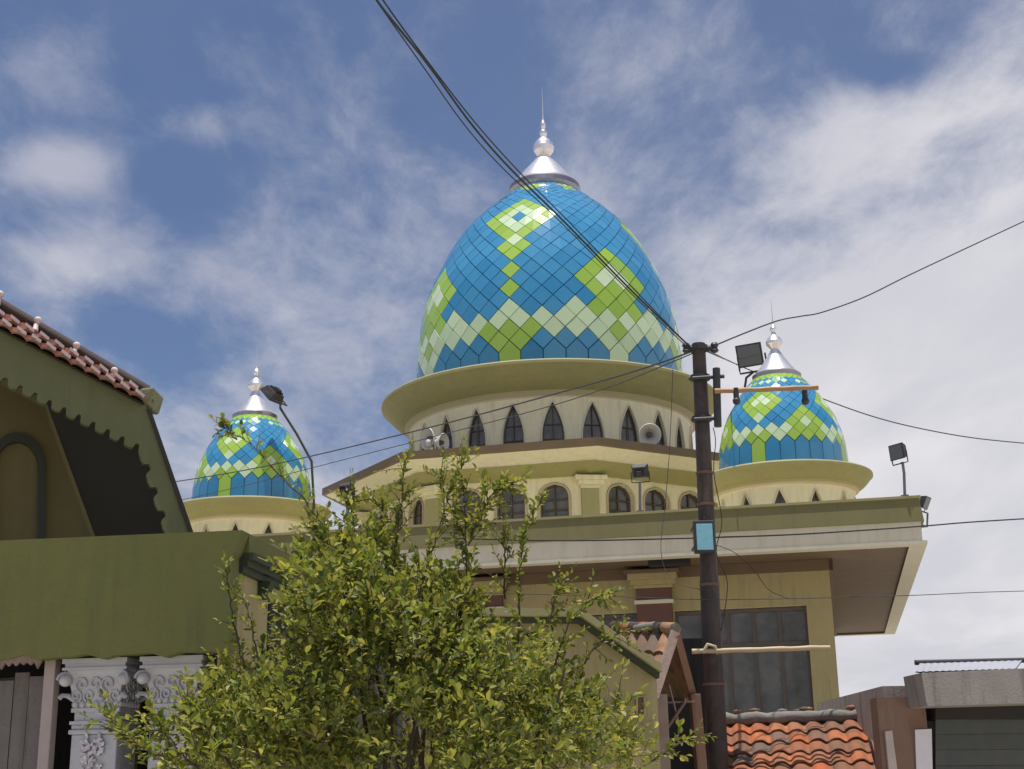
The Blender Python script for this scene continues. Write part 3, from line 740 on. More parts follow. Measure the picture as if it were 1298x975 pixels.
k = MB(); c = at(899, 824, PY-.13); k.tube([c+Vector((-.07, -.04, -.03)), c+Vector((-.02, -.06, .05)), c+Vector((.05, -.05, .03)), c+Vector((.08, -.02, -.04))], .018, 'bamboo_pale', 6); k.build('binding', bt)
# small box
bx_ = thing('meter_box', at(892, 699, PY-.2), 'small black framed box with a light blue front strapped to the utility pole', 'box')
k = MB(); c = at(892.5, 681, PY-.18); k.obox(c, (.105, 0, 0), (0, .05, 0), (0, 0, .165), 'black_metal'); k.build('case', bx_, bevel=.01)
k = MB(); k.obox(c+Vector((0, -.052, -.005)), (.082, 0, 0), (0, .006, 0), (0, 0, .132), 'notice_blue'); k.build('front_panel', bx_, bevel=.004)
k = MB()
for z in (.10, -.10): k.obox(c+Vector((.0, .09, z)), (.11, 0, 0), (0, .10, 0), (0, 0, .012), 'black_metal')
k.build('strap', bx_)

# ================================================================== overhead cables
def cable(px, label, r=.008, m='cable', name='power_cable', group='overhead cables on the utility pole'):
    # px: list of (x, y, depth); smooth Catmull-Rom through them
    P = [at(*p) for p in px]; pts = []
    for i in range(len(P)-1):
        p0 = P[max(i-1, 0)]; p1 = P[i]; p2 = P[i+1]; p3 = P[min(i+2, len(P)-1)]
        for k in range(8):
            t = k/8
            pts.append(0.5*((2*p1)+(p2-p0)*t+(2*p0-5*p1+4*p2-p3)*t*t+(3*p1-p0-3*p2+p3)*t**3))
    pts.append(P[-1])
    mb = MB(); mb.tube(pts, r*.8, m, 6)
    o = mb.build(name, origin=P[0]); tag(o, label, 'cable', group); return o
cable([(470, -16, 8), (483, 8, 8.2), (541, 80, 9), (598, 158, 10), (648, 215, 11), (715, 281, 12), (800, 368, 13), (876, 441, 13.9)], 'thickest black cable of the bundle falling from above to the pole top', .012)
cable([(476, -18, 8.05), (488, 4, 8.25), (545, 82, 9.05), (606, 160, 10.05), (662, 222, 11.05), (719, 279, 12.1), (803, 366, 13.05), (877, 443, 13.92)], 'thin black cable on the upper right side of the falling bundle', .008)
cable([(468, -18, 7.9), (481, 6, 8.1), (536, 84, 8.9), (590, 160, 9.9), (640, 216, 10.9), (706, 277, 11.9), (796, 368, 12.95), (875, 444, 13.88)], 'thin black cable on the lower left side of the falling bundle', .007)
cable([(897, 442, 13.9), (940, 424, 14.6), (985, 407, 15.4), (1015, 401, 16), (1042, 396, 16.4), (1095, 377, 17), (1150, 350, 17.6), (1220, 317, 18.3), (1310, 275, 19.4)], 'dark cable rising from the pole to the right edge over the right finial', .011)
cable([(897, 445, 13.95), (925, 458, 31), (960, 473, 31.5), (1060, 512, 32.5), (1120, 532, 33), (1180, 546, 34), (1240, 556, 35), (1310, 563, 36)], 'thin grey cable leaving the pole and sagging behind the right small dome', .018, 'cable_grey')
cable([(878, 445, 13.95), (840, 459, 14.6), (780, 478, 15.8), (690, 503, 17.5), (560, 538, 20), (400, 577, 23), (300, 598, 25.2), (200, 614, 27.5), (120, 625, 29.5)], 'long dark cable crossing the big cornice to the left small dome, upper of two', .013, 'cable_grey')
cable([(878, 448, 13.98), (840, 464, 14.6), (780, 488, 15.8), (690, 517, 17.5), (560, 551, 20), (400, 592, 23), (300, 618, 25.2), (200, 640, 27.5), (120, 655, 29.5)], 'long thin cable crossing the lancet windows to the left, lower of two', .008, 'cable_grey')
cable([(560, 682, 16), (666, 685, 15), (760, 685, 14.5), (880, 682, 13.85), (1000, 678, 14.4), (1100, 672, 15), (1170, 667, 15.5), (1230, 662, 16), (1310, 657, 16.7)], 'dark twisted cable running level across the cream roof band', .011)
cable([(600, 752, 16.5), (700, 754, 15.5), (800, 757, 14.7), (893, 760, 13.85), (1000, 759, 14.5), (1150, 755, 15.2), (1240, 751, 15.8), (1310, 749, 16.5)], 'thin grey cable across the ochre wall below the roof band', .006, 'cable_grey')
cable([(853, 468, 14.4), (851, 520, 14.4), (848, 580, 14.4), (843, 640, 14.4), (838, 700, 14.3), (852, 735, 14.2), (890, 748, 13.9)], 'thin loose wire hanging in front of the windows left of the pole', .005, 'cable_grey')
cable([(904, 542, 13.9), (907, 560, 13.95), (905, 600, 13.95), (915, 660, 13.9), (908, 700, 13.9), (922, 740, 13.95), (914, 800, 13.95)], 'thin loose wire hanging down the right side of the pole', .006, 'cable')
cable([(905, 690, 13.85), (930, 700, 13.8), (955, 722, 13.8), (975, 748, 14.1), (1000, 759, 14.5)], 'short wire from the small box down to the right', .005, 'cable')

# ================================================================== green porch (left foreground)
PA = R_(8.0)
pc = at(307, 672, 8.6)
pu = Vector((math.cos(PA), -math.sin(PA), 0)); pv = Vector((math.sin(PA), math.cos(PA), 0)); UP = Vector((0, 0, 1))
def PL(u, v, z): q = pc+pu*u+pv*v; return Vector((q.x, q.y, z))
def pu_of(x, y, v=0):      # pixel to porch coordinates on plane v
    q = hit(x, y, PL(0, v, 0), pv); return (q-PL(0, v, 0)).dot(pu), q.z
ztop = pc.z; ub, zbot = pu_of(200, 829)
porch = thing('green_porch', PL(-1.6, .8, GZ), 'mossy green porch with a plain deep parapet on pale carved columns', 'porch')
par = MB()
UL = -4.2; ur, _ = pu_of(292, 760)
# front face with a rough lower edge; the upper corner flares out to the right
poly = [PL(UL, 0, zbot)]
nn = 40
for i in range(1, nn): poly.append(PL(UL+(ur-UL)*i/nn, 0, zbot+.012*math.sin(i*1.7)+.008*math.sin(i*3.1)))
poly += [PL(ur, 0, zbot), PL(ur, 0, ztop-.16), PL(ur+.02, 0, ztop-.13), PL(0, 0, ztop), PL(UL, 0, ztop)]
par.prism(poly, pv*.14, 'moss_green')
# roof of the porch and the side upstand
DP = 2.6
par.hexa([PL(UL, .14, ztop-.12), PL(-.14, .14, ztop-.12), PL(-.14, DP, ztop-.12), PL(UL, DP, ztop-.12), PL(UL, .14, ztop-.04), PL(-.14, .14, ztop-.04), PL(-.14, DP, ztop-.04), PL(UL, DP, ztop-.04)], 'moss_green')
par.hexa([PL(-.14, .141, ztop-.12), PL(0, .141, ztop-.12), PL(0, DP, ztop-.12), PL(-.14, DP, ztop-.12), PL(-.14, .141, ztop), PL(0, .141, ztop), PL(0, DP, ztop), PL(-.14, DP, ztop)], 'moss_green')
par.build('parapet', porch)
mo = MB()
for k, (o_, z0, z1) in enumerate(((.030, -.165, -.12), (-.005, -.205, -.165), (-.035, -.245, -.205))):
    mo.hexa([PL(ur-.05, .145, ztop+z0), PL(o_, .145, ztop+z0), PL(o_, DP, ztop+z0), PL(ur-.05, DP, ztop+z0), PL(ur-.05, .145, ztop+z1), PL(o_, .145, ztop+z1), PL(o_, DP, ztop+z1), PL(ur-.05, DP, ztop+z1)], 'dark_moulding')
mo.build('moulding', porch)
sw = MB()
sw.hexa([PL(ur-.12, .141, GZ), PL(ur-.012, .141, GZ), PL(ur-.012, DP, GZ), PL(ur-.12, DP, GZ), PL(ur-.12, .141, ztop-.246), PL(ur-.012, .141, ztop-.246), PL(ur-.012, DP, ztop-.246), PL(ur-.12, DP, ztop-.246)], 'ochre')
sw.build('side_wall', porch)
# corbels under the moulding and the dark opening of the side wall
for v0 in (.55, 1.25):
    cbm = MB(); cbm.hexa([PL(ur-.012, v0, ztop-.36), PL(ur+.03, v0, ztop-.36), PL(ur+.03, v0+.1, ztop-.36), PL(ur-.012, v0+.1, ztop-.36), PL(ur-.012, v0, ztop-.248), PL(ur+.08, v0, ztop-.248), PL(ur+.08, v0+.1, ztop-.248), PL(ur-.012, v0+.1, ztop-.248)], 'dark_moulding')
    cbm.build('corbel', porch)
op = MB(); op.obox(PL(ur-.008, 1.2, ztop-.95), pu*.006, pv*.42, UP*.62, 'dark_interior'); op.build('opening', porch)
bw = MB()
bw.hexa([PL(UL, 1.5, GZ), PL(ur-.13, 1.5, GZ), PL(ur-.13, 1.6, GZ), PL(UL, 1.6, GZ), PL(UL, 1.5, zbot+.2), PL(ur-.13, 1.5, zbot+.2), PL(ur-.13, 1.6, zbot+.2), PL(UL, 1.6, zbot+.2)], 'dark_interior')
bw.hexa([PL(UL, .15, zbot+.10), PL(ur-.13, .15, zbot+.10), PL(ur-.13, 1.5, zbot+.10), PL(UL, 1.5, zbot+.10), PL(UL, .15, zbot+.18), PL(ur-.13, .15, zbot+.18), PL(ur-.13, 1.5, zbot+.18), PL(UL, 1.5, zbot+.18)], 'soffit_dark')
uo, _ = pu_of(146, 900, .9); uo2, _ = pu_of(178, 900, .9)
bw.hexa([PL(uo, .9, GZ), PL(uo2, .9, GZ), PL(uo2, .98, GZ), PL(uo, .98, GZ), PL(uo, .9, zbot+.1), PL(uo2, .9, zbot+.1), PL(uo2, .98, zbot+.1), PL(uo, .98, zbot+.1)], 'moss_green')
bw.build('back_wall', porch)
# carved columns
for x0, x1, lab in ((79, 161, 'column with a glittering mirror mosaic panel on its shaft'), (177, 257, None)):
    ua, zc = pu_of(x0, 836, .10); ub_, _ = pu_of(x1, 836, .10)
    um = (ua+ub_)/2; wd = ub_-ua; ctr = PL(um, .10+wd/2, 0); s = wd/2
    zt_ = zbot-.004
    def Cb(mb, hw_, z0, z1, m='column_white', hw2=None):
        h2 = hw2 if hw2 is not None else hw_
        mb.hexa([ctr+pu*a*hw_+pv*b*hw_+UP*z0 for a, b in ((-1, -1), (1, -1), (1, 1), (-1, 1))]+[ctr+pu*a*h2+pv*b*h2+UP*z1 for a, b in ((-1, -1), (1, -1), (1, 1), (-1, 1))], m)
    sh = MB()
    zn = zt_-.375*wd/.40
    Cb(sh, s*.70, GZ+.25, zn-.06); Cb(sh, s*.95, GZ, GZ+.25); Cb(sh, s*.78, zn-.06, zn-.03); Cb(sh, s*.72, zn-.03, zn)
    if True:
        fc = ctr-pv*s*.70
        # raised side fillets on the front of the shaft
        for sg in (-1, 1):
            sh.obox(fc+pu*sg*s*.52-pv*.012+UP*((GZ+zn)/2), pu*s*.12, pv*.012, UP*((zn-GZ)/2-.3), 'column_white')
    so_ = sh.build('column', porch, bevel=.008)
    if lab: so_['label'] = lab
    if lab:
        pn = MB(); rr = random.Random(4)
        for i in range(150):
            zz = zn-.06-.9*rr.random(); q = fc+pu*rr.uniform(-.3, .3)*s-pv*(.012+.01*rr.random())+UP*zz
            pn.obox(q, pu*s*rr.uniform(.04, .09)+UP*rr.uniform(-.012, .012), pv*.006, UP*rr.uniform(.008, .018), 'glitter')
        pn.build('mosaic_panel', so_)
    cp = MB()
    Cb(cp, s*1.0, zt_-.03, zt_); Cb(cp, s*.93, zt_-.055, zt_-.03); Cb(cp, s*.99, zt_-.072, zt_-.055)
    z1 = zt_-.072; 
    Cb(cp, s*.66, zn+.10, z1, hw2=s*.88)
    Cb(cp, s*.74, zn+.075, zn+.10); Cb(cp, s*.66, zn+.02, zn+.075); Cb(cp, s*.76, zn, zn+.02)
    # volutes at the corners and scroll leaves on the faces
    for a, b in ((-1, -1), (1, -1), (1, 1), (-1, 1)):
        q = ctr+pu*a*s*.90+pv*b*s*.90+UP*(z1-.06)
        dd = (pu*a+pv*b).normalized()
        cp.sphere(q, s*.20, 'column_white', 12, (1, 1, .95))
        spiral = [q+(dd*math.cos(t)+UP*math.sin(t))*s*(.26-.03*t)+0*UP for t in [i*.5 for i in range(12)]]
        cp.tube(spiral, s*.05, 'column_white', 5)
        q2 = ctr+pu*a*s*.84+pv*b*s*.84+UP*(z1-.155); cp.tube([q2-dd*.05-UP*.03, q2+UP*.0, q2+dd*.035+UP*.0, q2+dd*.05-UP*.018], s*.075, 'column_white', 6)
    for face in range(4):
        fa, fb_ = [(-pv, pu), (pu, pv), (pv, -pu), (-pu, -pv)][face]
        for row, (zz, cnt, rr_) in enumerate(((z1-.085, 3, .15), (z1-.155, 4, .125), (z1-.215, 3, .14))):
            fw = s*(.86-.09*row)
            for i in range(cnt):
                cx_ = (i-(cnt-1)/2)*s*.40
                q = ctr+fa*fw+fb_*cx_+UP*zz
                sgn = 1 if (i+row) % 2 else -1
                circ = [q+(fb_*sgn*math.cos(t)+UP*math.sin(t))*s*rr_*1.35*(1-.11*t) for t in [j*.62-1.2 for j in range(14)]]
                cp.tube(circ, s*.032, 'column_white', 5)
        for i in range(7):
            q = ctr+fa*s*.69+fb_*(i-3)*s*.21+UP*(zn+.125); cp.sphere(q, s*.10, 'column_white', 8, (1, 1, 1.25))
    cp.build('capital', so_)
# pale post, boards and ragged valance at the far left
ua, _ = pu_of(52, 900, .12); ub_, _ = pu_of(66, 900, .12)
ps = MB(); ps.hexa([PL(ua, .12, GZ), PL(ub_, .12, GZ), PL(ub_, .2, GZ), PL(ua, .2, GZ), PL(ua, .12, zbot-.004), PL(ub_, .12, zbot-.004), PL(ub_, .2, zbot-.004), PL(ua, .2, zbot-.004)], 'post_pink')
ps.build('post', porch, bevel=.005)
bo = MB(); ub2, _ = pu_of(54, 900, .3)
zq = pu_of(30, 858, .3)[1]
for i in range(14):
    w_ = .105; a = ub2-(i+1)*w_
    bo.hexa([PL(a, .3+.006*(i % 2), GZ), PL(a+w_-.004, .3+.006*(i % 2), GZ), PL(a+w_-.004, .33, GZ), PL(a, .33, GZ), PL(a, .3+.006*(i % 2), zq+.03*math.sin(i*2.)), PL(a+w_-.004, .3, zq+.03*math.sin(i*2.)), PL(a+w_-.004, .33, zq), PL(a, .33, zq)], 'old_boards')
bo.build('boarding', porch)
va = MB(); u1, zv = pu_of(52, 841, .02); u0 = UL
n = 120; poly = [PL(u1, .02, zbot+.02), PL(u0, .02, zbot+.02)]
rr = random.Random(9)
zz0 = zbot
for i in range(n+1):
    u = u0+(u1-u0)*i/n
    poly.append(PL(u, .02, zbot-.022-(.045 if i % 2 else 0.0)*(.3+.7*rr.random())))
va.prism(poly, pv*.02, 'wood_grey'); va.build('valance', porch)

# ================================================================== gabled house (left, behind the porch)
HA = R_(-20.0)
hp = at(188, 512, 11.6); hu = Vector((math.cos(HA), -math.sin(HA), 0)); hv = Vector((math.sin(HA), math.cos(HA), 0))
def HP(x, y, v=0): return hit(x, y, hp+hv*v, hv)
house = thing('gabled_house', (hp.x-2.5, hp.y+2, GZ), 'dark ochre gabled house with scalloped green bargeboard and glazed tile coping at the left edge', 'house')
# bargeboard with a scalloped inner edge
up_l = [(-190, 388+0), (5, 486)]
lower = []
def notch(p, q, n, depth, skip=0):
    P = []; dx, dy = q[0]-p[0], q[1]-p[1]; l = math.hypot(dx, dy); nx, ny = dy/l, -dx/l
    for i in range(n):
        for t, k in ((0.0, 0), (.30, -.12), (.55, .05), (.62, .85), (.72, 1.0), (.85, .95), (.93, .35)):
            tt = (i+t)/n; P.append((p[0]+dx*tt+nx*depth*k, p[1]+dy*tt+ny*depth*k))
    P.append(q); return P
inner = notch((-190, 386), (10, 489), 9, 8)[:-1]+notch((10, 489), (176, 572), 9, 8)[:-1]+notch((176, 572), (214, 690), 4, 8)[:-1]+[(214, 690), (230, 740)]
outer = [(268, 752), (188, 520), (180, 505), (-190, 308)]
bd = MB(); pl_ = [HP(x, y) for x, y in inner+outer]
bd.prism(pl_, hv*.07, 'board_green'); bd.build('bargeboard', house)
# thin dark roof edge outside the steep side
re_ = MB()
o1, o2 = [(186, 518), (191, 518), (272, 752), (266, 752)], None
re_.prism([HP(x, y, -.02) for x, y in o1], hv*3.5, 'soffit_dark'); re_.build('roof_edge', house)
# wall behind, with slanted right edge, arch window, hopper soffit
WV = 1.1
wl = MB()
wp = [HP(x, y, WV) for x, y in ((-260, 330), (10, 470), (58, 505), (62, 520), (124, 688), (150, 760), (150, 1000), (-260, 1000))]
wl.prism(wp, hv*.12, 'house_ochre'); wall_o = wl.build('wall', house)
so2 = MB()
fr_ = [HP(x, y, .072) for x, y in ((-190, 345), (172, 520), (196, 560), (262, 752))]
bk = [HP(x, y, WV-.004) for x, y in ((-190, 372), (58, 505), (62, 520), (150, 760))]
for i in range(3): so2.add([fr_[i], fr_[i+1], bk[i+1], bk[i]], [(0, 1, 2, 3)], 'soffit_dark')
# dark back boarding between wall and slanted edge
so2.build('soffit', house)
# blind arch with a raised dark surround
aw = MB(); A0 = (20, 575)
arc = []
cxp, cyp, rx, ry = 21, 592, 36, 44
for i in range(21):
    t = math.pi*(1-i/20); arc.append((cxp+rx*math.cos(t), cyp-ry*math.sin(t)))
arc = [(cxp-rx, 760)]+arc+[(cxp+rx, 760)]
inner_arc = []
for i in range(21):
    t = math.pi*(1-i/20); inner_arc.append((cxp+(rx-9)*math.cos(t), cyp+2-(ry-10)*math.sin(t)))
inner_arc = [(cxp-rx+9, 760)]+inner_arc+[(cxp+rx-9, 760)]
for i in range(len(arc)-1):
    q = [HP(*arc[i], WV-.06), HP(*arc[i+1], WV-.06), HP(*inner_arc[i+1], WV-.06), HP(*inner_arc[i], WV-.06)]
    aw.prism(q, hv*.056, 'arch_dark')
aw.build('arch_surround', house)
# rest of the house body so that it is a building from any side
hb = MB(); A = HP(-260, 1000, WV+.13); B = HP(118, 1000, WV+.13)
for (a, b) in ((A, B),):
    top = HP(60, 520, WV).z
    hb.hexa([Vector((a.x, a.y, GZ)), Vector((b.x, b.y, GZ)), Vector((b.x, b.y, GZ))+hv*4, Vector((a.x, a.y, GZ))+hv*4,
             Vector((a.x, a.y, top)), Vector((b.x-.35, b.y, top)), Vector((b.x-.35, b.y, top))+hv*4, Vector((a.x, a.y, top))+hv*4], 'house_ochre')
hb.build('side_wall', house)
# coping: two courses of glazed tiles, pale lumps painted as tile highlights, ridge roll, knobs
cpg = MB()
LA, LB = (-190, 316), (183, 511); TA, TB = (-190, 286), (186, 499)
n = 20
def tile(mb, p00, p10, p01, p11, m, bulge, nu=6, thick=.012):
    # a curved pan between two lower corners (p00,p10) and two upper corners
    nrm = (p10-p00).cross(p01-p00).normalized()
    if nrm.y > 0 and nrm.z < .5: nrm = -nrm
    if nrm.z < 0: nrm = -nrm
    vs = []
    for j, (a, b) in enumerate(((p00, p10), (p01, p11))):
        for i in range(nu+1):
            t = i/nu; vs.append(a.lerp(b, t)+nrm*bulge*(math.sin(math.pi*t))*(1.0 if j == 0 else .7)+nrm*(thick if j == 0 else 0))
    k = nu+1
    lo = [v-nrm*thick*1.6 for v in vs[:k]]
    fs = [(i, i+1, k+i+1, k+i) for i in range(nu)]
    o = len(vs)
    fs += [(i+1, i, o+i, o+i+1) for i in range(nu)]
    mb.add(vs+lo, fs, m, False)
for i in range(n):
    t0, t1 = i/n, (i+1)/n
    def LP(t, h):   # h 0 at lower edge, 1 at ridge; the coping leans back
        a = (LA[0]+(LB[0]-LA[0])*t, LA[1]+(LB[1]-LA[1])*t); b = (TA[0]+(TB[0]-TA[0])*t, TA[1]+(TB[1]-TA[1])*t)
        return HP(a[0]+(b[0]-a[0])*h, a[1]+(b[1]-a[1])*h, -.10+.34*h)
    for row, (h0, h1) in enumerate(((-.02, .56), (.44, 1.0))):
        sh_ = row*.5/n
        tile(cpg, LP(t0+sh_-.001, h0)-hv*(.03-.01*row), LP(t1+sh_+.001, h0)-hv*(.03-.01*row), LP(t0+sh_, h1), LP(t1+sh_, h1), 'glazed_tile', .028)
        q = LP(t0+sh_+.62/n, h0+.16)-hv*.055+UP*.035
        du_ = (LP(t1, h0)-LP(t0, h0)).normalized()
        cpg.obox(q, (du_-UP*.25)*.042, hv*.012, (UP+du_*.3)*.015, 'knob_and_glint_pale')  # pale lump stands for the bright highlight on the tile barrel
bk_ = [LP(0, -.02)+hv*.02, LP(.9999, -.02)+hv*.02, LP(.9999, 1)+hv*.02, LP(0, 1)+hv*.02]
cpg.prism(bk_, hv*.06, 'ridge_brown')
cpo = cpg.build('tile_coping', house)
rg = MB()
RA, RB = HP(-190, 276, .30), HP(186, 497, .30)
rg.tube([RA.lerp(RB, t/10) for t in range(11)], .062, 'ridge_brown', 10)
rgo = rg.build('ridge_roll', cpo)
for x, y in ((-49, 341), (0, 373), (48, 406), (97, 438), (145, 470)):
    kb = MB(); q = HP(x, y, .2); kb.sphere(q, .034, 'knob_and_glint_pale', 10); kb.tube([HP(x-4, y+14, .15), HP(x-2, y+5, .2)], [.028, .02], 'knob_and_glint_pale', 8); kb.build('knob', cpo)
en = MB(); q = HP(189, 504, .1)
en.hexa([q+a for a in (Vector((-.09, -.12, -.08)), Vector((.03, -.12, -.10)), Vector((.03, .25, -.10)), Vector((-.09, .25, -.08)), Vector((-.05, -.12, .055)), Vector((.07, -.12, .065)), Vector((.07, .25, .065)), Vector((-.05, .25, .055)))], 'cement_green')
en.build('end_block', cpo, bevel=.02)

# ================================================================== roof tiles helper
def tile_field(mb, A, B, C, m, tw, th, seed=1, amp=.02):
    """A ridge left, B ridge right, C eave left; S shaped pan tiles, overlapping"""
    A, B, C = Vector(A), Vector(B), Vector(C); U = B-A; V = C-A; lu, lv = U.length, V.length
    U.normalize(); V.normalize(); nrm = U.cross(V).normalized()
    if nrm.z < 0: nrm = -nrm
    rr = random.Random(seed); nu = max(1, round(lu/tw)); nv = max(1, round(lv/th)); tw = lu/nu; th = lv/nv
    for j in range(nv):
        for i in range(nu):
            o = A+U*(i*tw+rr.uniform(-.005, .005))+V*(j*th+rr.uniform(-.006, .006)); tilt = rr.uniform(-.004, .006)
            vs = []; K = 10
            for jj, (d, l) in enumerate(((0, .0), (th*1.18, .028+tilt))):
                for k in range(K+1):
                    t = k/K
                    h = amp*math.sin(2*math.pi*(t-.08))*(1.15)+amp*.25*math.sin(4*math.pi*t)
                    sag = .022*math.cos(2*math.pi*(t-.1)) if jj else 0
                    vs.append(o+U*t*tw*1.03+V*(d+sag)+nrm*(h+l))
            lo = [v-nrm*.016 for v in vs[K+1:]]
            k1 = K+1
            fs = [(k, k+1, k1+k+1, k1+k) for k in range(K)]+[(k1+k, k1+k+1, 2*k1+k+1, 2*k1+k) for k in range(K)]
            mb.add(vs+lo, fs, m, False)

# ================================================================== ochre annex house in the middle
AY = 11.8
def AP(x, y, d=0): return at(x, y, AY+d) if False else hit(x, y, Vector((0, AY+d, 0)), Vector((-.10, 1, 0)))
av = Vector((-.1, 1, 0)).normalized()
annex = thing('annex_house', (AP(700, 900).x, AY+1.5, GZ), 'ochre outbuilding with sloping olive coping behind the shrub', 'house')
wb = MB(); base = [AP(x, y) for x, y in ((520, 790), (738, 790), (832, 856), (832, 1000))]
bl = AP(520, 1000); wallp = base[:3]+[Vector((base[2].x, base[2].y, GZ)), Vector((bl.x, bl.y, GZ))]
wb.prism(wallp, av*3.0, 'ochre'); wbo = wb.build('wall', annex)
cpb = MB()
def strip(mb, pts, th_, m, d0, d1):
    for i in range(len(pts)-1):
        (x0, y0), (x1, y1) = pts[i], pts[i+1]
        mb.prism([AP(x0, y0, d0), AP(x1, y1, d0), AP(x1, y1+th_, d0), AP(x0, y0+th_, d0)], av*(d1-d0), m)
strip(cpb, [(515, 770), (737, 771), (839, 842)], 10, 'olive_light', -.22, 3.2)
cpb.build('coping', annex)
cpb = MB(); strip(cpb, [(517, 780.3), (735, 781.5), (836, 852.5)], 7, 'dark_moulding', -.14, 3.1); cpb.build('under_moulding', annex)
for x in (785, 812):
    s_ = MB(); y0 = 879+(x-785)*.12
    s_.prism([AP(x-4.5, y0, -.01), AP(x+4.5, y0+1, -.01), AP(x+4.5, y0+24, -.01), AP(x-4.5, y0+23, -.01)], av*.006, 'maroon_tile'); 
    s_.tube([AP(x-5, y0, -.02), AP(x+5, y0+1, -.02), AP(x+5, y0+24, -.02), AP(x-5, y0+23, -.02), AP(x-5, y0, -.02)], .012, 'ochre', 5); s_.build('slot_opening', annex)
cpb = MB(); cpb.prism([AP(x, y, -.09) for x, y in ((690, 858), (760, 892), (826, 926), (830, 944), (760, 912), (690, 880))], av*.088, 'olive'); cpb.build('string_course', annex)

# ================================================================== little tiled shed
shed = thing('tiled_shed', (at(860, 970, 13.2).x, 13.4, GZ), 'open wooden shed with a small old tiled gable left of the utility pole', 'shed')
rA = at(856, 799, 13.0); rB = at(778, 797, 14.6)
lA = at(829, 880, 12.7); dl = lA-rA; rgt = at(878, 884, 13.7)-rA
tf = MB(); tile_field(tf, rB, rA, rB+dl, 'old_tile', .26, .24, 3, .022)
tfo = tf.build('roof', shed)
tf = MB(); tf.prism([rA-UP*.03, rB-UP*.03, rB+rgt-UP*.03, rA+rgt-UP*.03], UP*.03, 'old_tile'); tf.build('roof', shed)
rd = MB()
for i in range(6):
    a, b = rA.lerp(rB, i/6), rA.lerp(rB, (i+1.12)/6); rd.tube([a+UP*.01, b+UP*.025], [.062, .05], 'ridge_brown' if i % 2 else 'old_tile', 8)
rd.tube([rA.lerp(rB, .3)+UP*.03-Vector((0, .1, 0)), rA.lerp(rB, .62)+UP*.0-Vector((0, .1, 0))], .04, 'cement', 7)
rd.build('ridge_tiles', tfo)
def board(mb, a, b, w_, t_, m):
    a, b = Vector(a), Vector(b); d = (b-a).normalized(); n_ = Vector((.25, -1, 0)).normalized(); s_ = d.cross(n_).normalized()
    mb.obox((a+b)/2, d*(b-a).length/2, s_*w_/2, n_*t_/2, m)
for a, b, w_, m in ((at(856, 801, 12.9), at(829, 884, 12.6), .085, 'wood_grey'), (at(858, 806, 12.88), at(880, 888, 13.5), .075, 'wood_brown')):
    k = MB(); board(k, a, b, w_, .035, m); k.build('bargeboard', shed, bevel=.004)
for a, b, w_, m in ((at(835, 880, 12.9), at(841, 1010, 12.9), .14, 'wood_grey'), (at(880, 880, 13.4), at(900, 1010, 13.4), .10, 'wood_brown')):
    b.z = GZ; k = MB(); board(k, a, b, w_, .08, m); k.build('post', shed, bevel=.006)
k = MB(); k.tube([at(838, 934, 13.0), at(871, 886, 13.3)], .016, 'wood_brown', 6); k.tube([at(848, 868, 13.2), at(860, 915, 13.2)], .009, 'wood_grey', 6); k.tube([at(838, 891, 13.3), at(880, 889, 13.3)], .010, 'wood_grey', 6); k.build('brace', shed)
k = MB(); q0, q1 = at(842, 975, 14.6), at(905, 975, 14.8)
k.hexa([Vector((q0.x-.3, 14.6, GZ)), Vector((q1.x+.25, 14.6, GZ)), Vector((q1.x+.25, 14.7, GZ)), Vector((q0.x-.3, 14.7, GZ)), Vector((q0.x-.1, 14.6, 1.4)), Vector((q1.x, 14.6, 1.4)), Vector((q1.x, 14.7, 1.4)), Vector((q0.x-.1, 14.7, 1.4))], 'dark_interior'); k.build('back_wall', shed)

# ================================================================== house with bright orange tiles (bottom right)
th = thing('tiled_house', (at(1000, 975, 15).x, 15, GZ), 'low house with bright orange pan tiles and a grey mortar ridge below the dark windows', 'house')
rl, rr2 = at(906, 917, 15.0), at(1092, 911, 14.7); el = at(906, 1015, 13.4)
tf = MB(); tile_field(tf, rl, rr2, el, 'terracotta', .18, .26, 8, .017); tfo = tf.build('roof', th)
k = MB(); k.prism([rl-UP*.02, rr2-UP*.02, rr2+Vector((0, 1.3, -1.0)), rl+Vector((0, 1.3, -1.0))], UP*.02, 'old_tile'); k.build('roof', th)
k = MB(); P_ = [rl.lerp(rr2, t/14)+UP*(.035+.01*math.sin(t*1.9))-Vector((0, .03, 0)) for t in range(15)]; k.tube(P_, [.062+.012*math.sin(i*2.3) for i in range(15)], 'cement', 8)
rr = random.Random(5)
for i in range(9):
    t = rr.random(); k.sphere(rl.lerp(rr2, t)+UP*(.10+.02*rr.random()), rr.uniform(.03, .05), 'old_tile', 7, (1.6, 1, .6))
k.build('ridge_cap', tfo)
vd = (el-rl)
k = MB(); a = rr2+Vector((.03, 0, .06)); b = a+vd; k.prism([a, b, b-UP*.22, a-UP*.22], Vector((.22, .02, 0)), 'brick_red'); k.build('bargeboard', th, bevel=.01)
k = MB(); e0 = el+UP*-.06+Vector((.1, .25, 0)); e1 = rr2+vd+Vector((-.1, .25, -.06))
k.hexa([Vector((e0.x, e0.y, GZ)), Vector((e1.x, e1.y, GZ)), Vector((e1.x, e1.y+2.6, GZ)), Vector((e0.x, e0.y+2.6, GZ)), e0, e1, e1+Vector((0, 2.6, 0)), e0+Vector((0, 2.6, 0))], 'mud_wall')
k.prism([e1+UP*.002, e1+Vector((0, 2.6, .002)), rr2+Vector((-.1, .05, -.10))], Vector((-.12, 0, 0)), 'mud_wall'); k.build('wall', th)

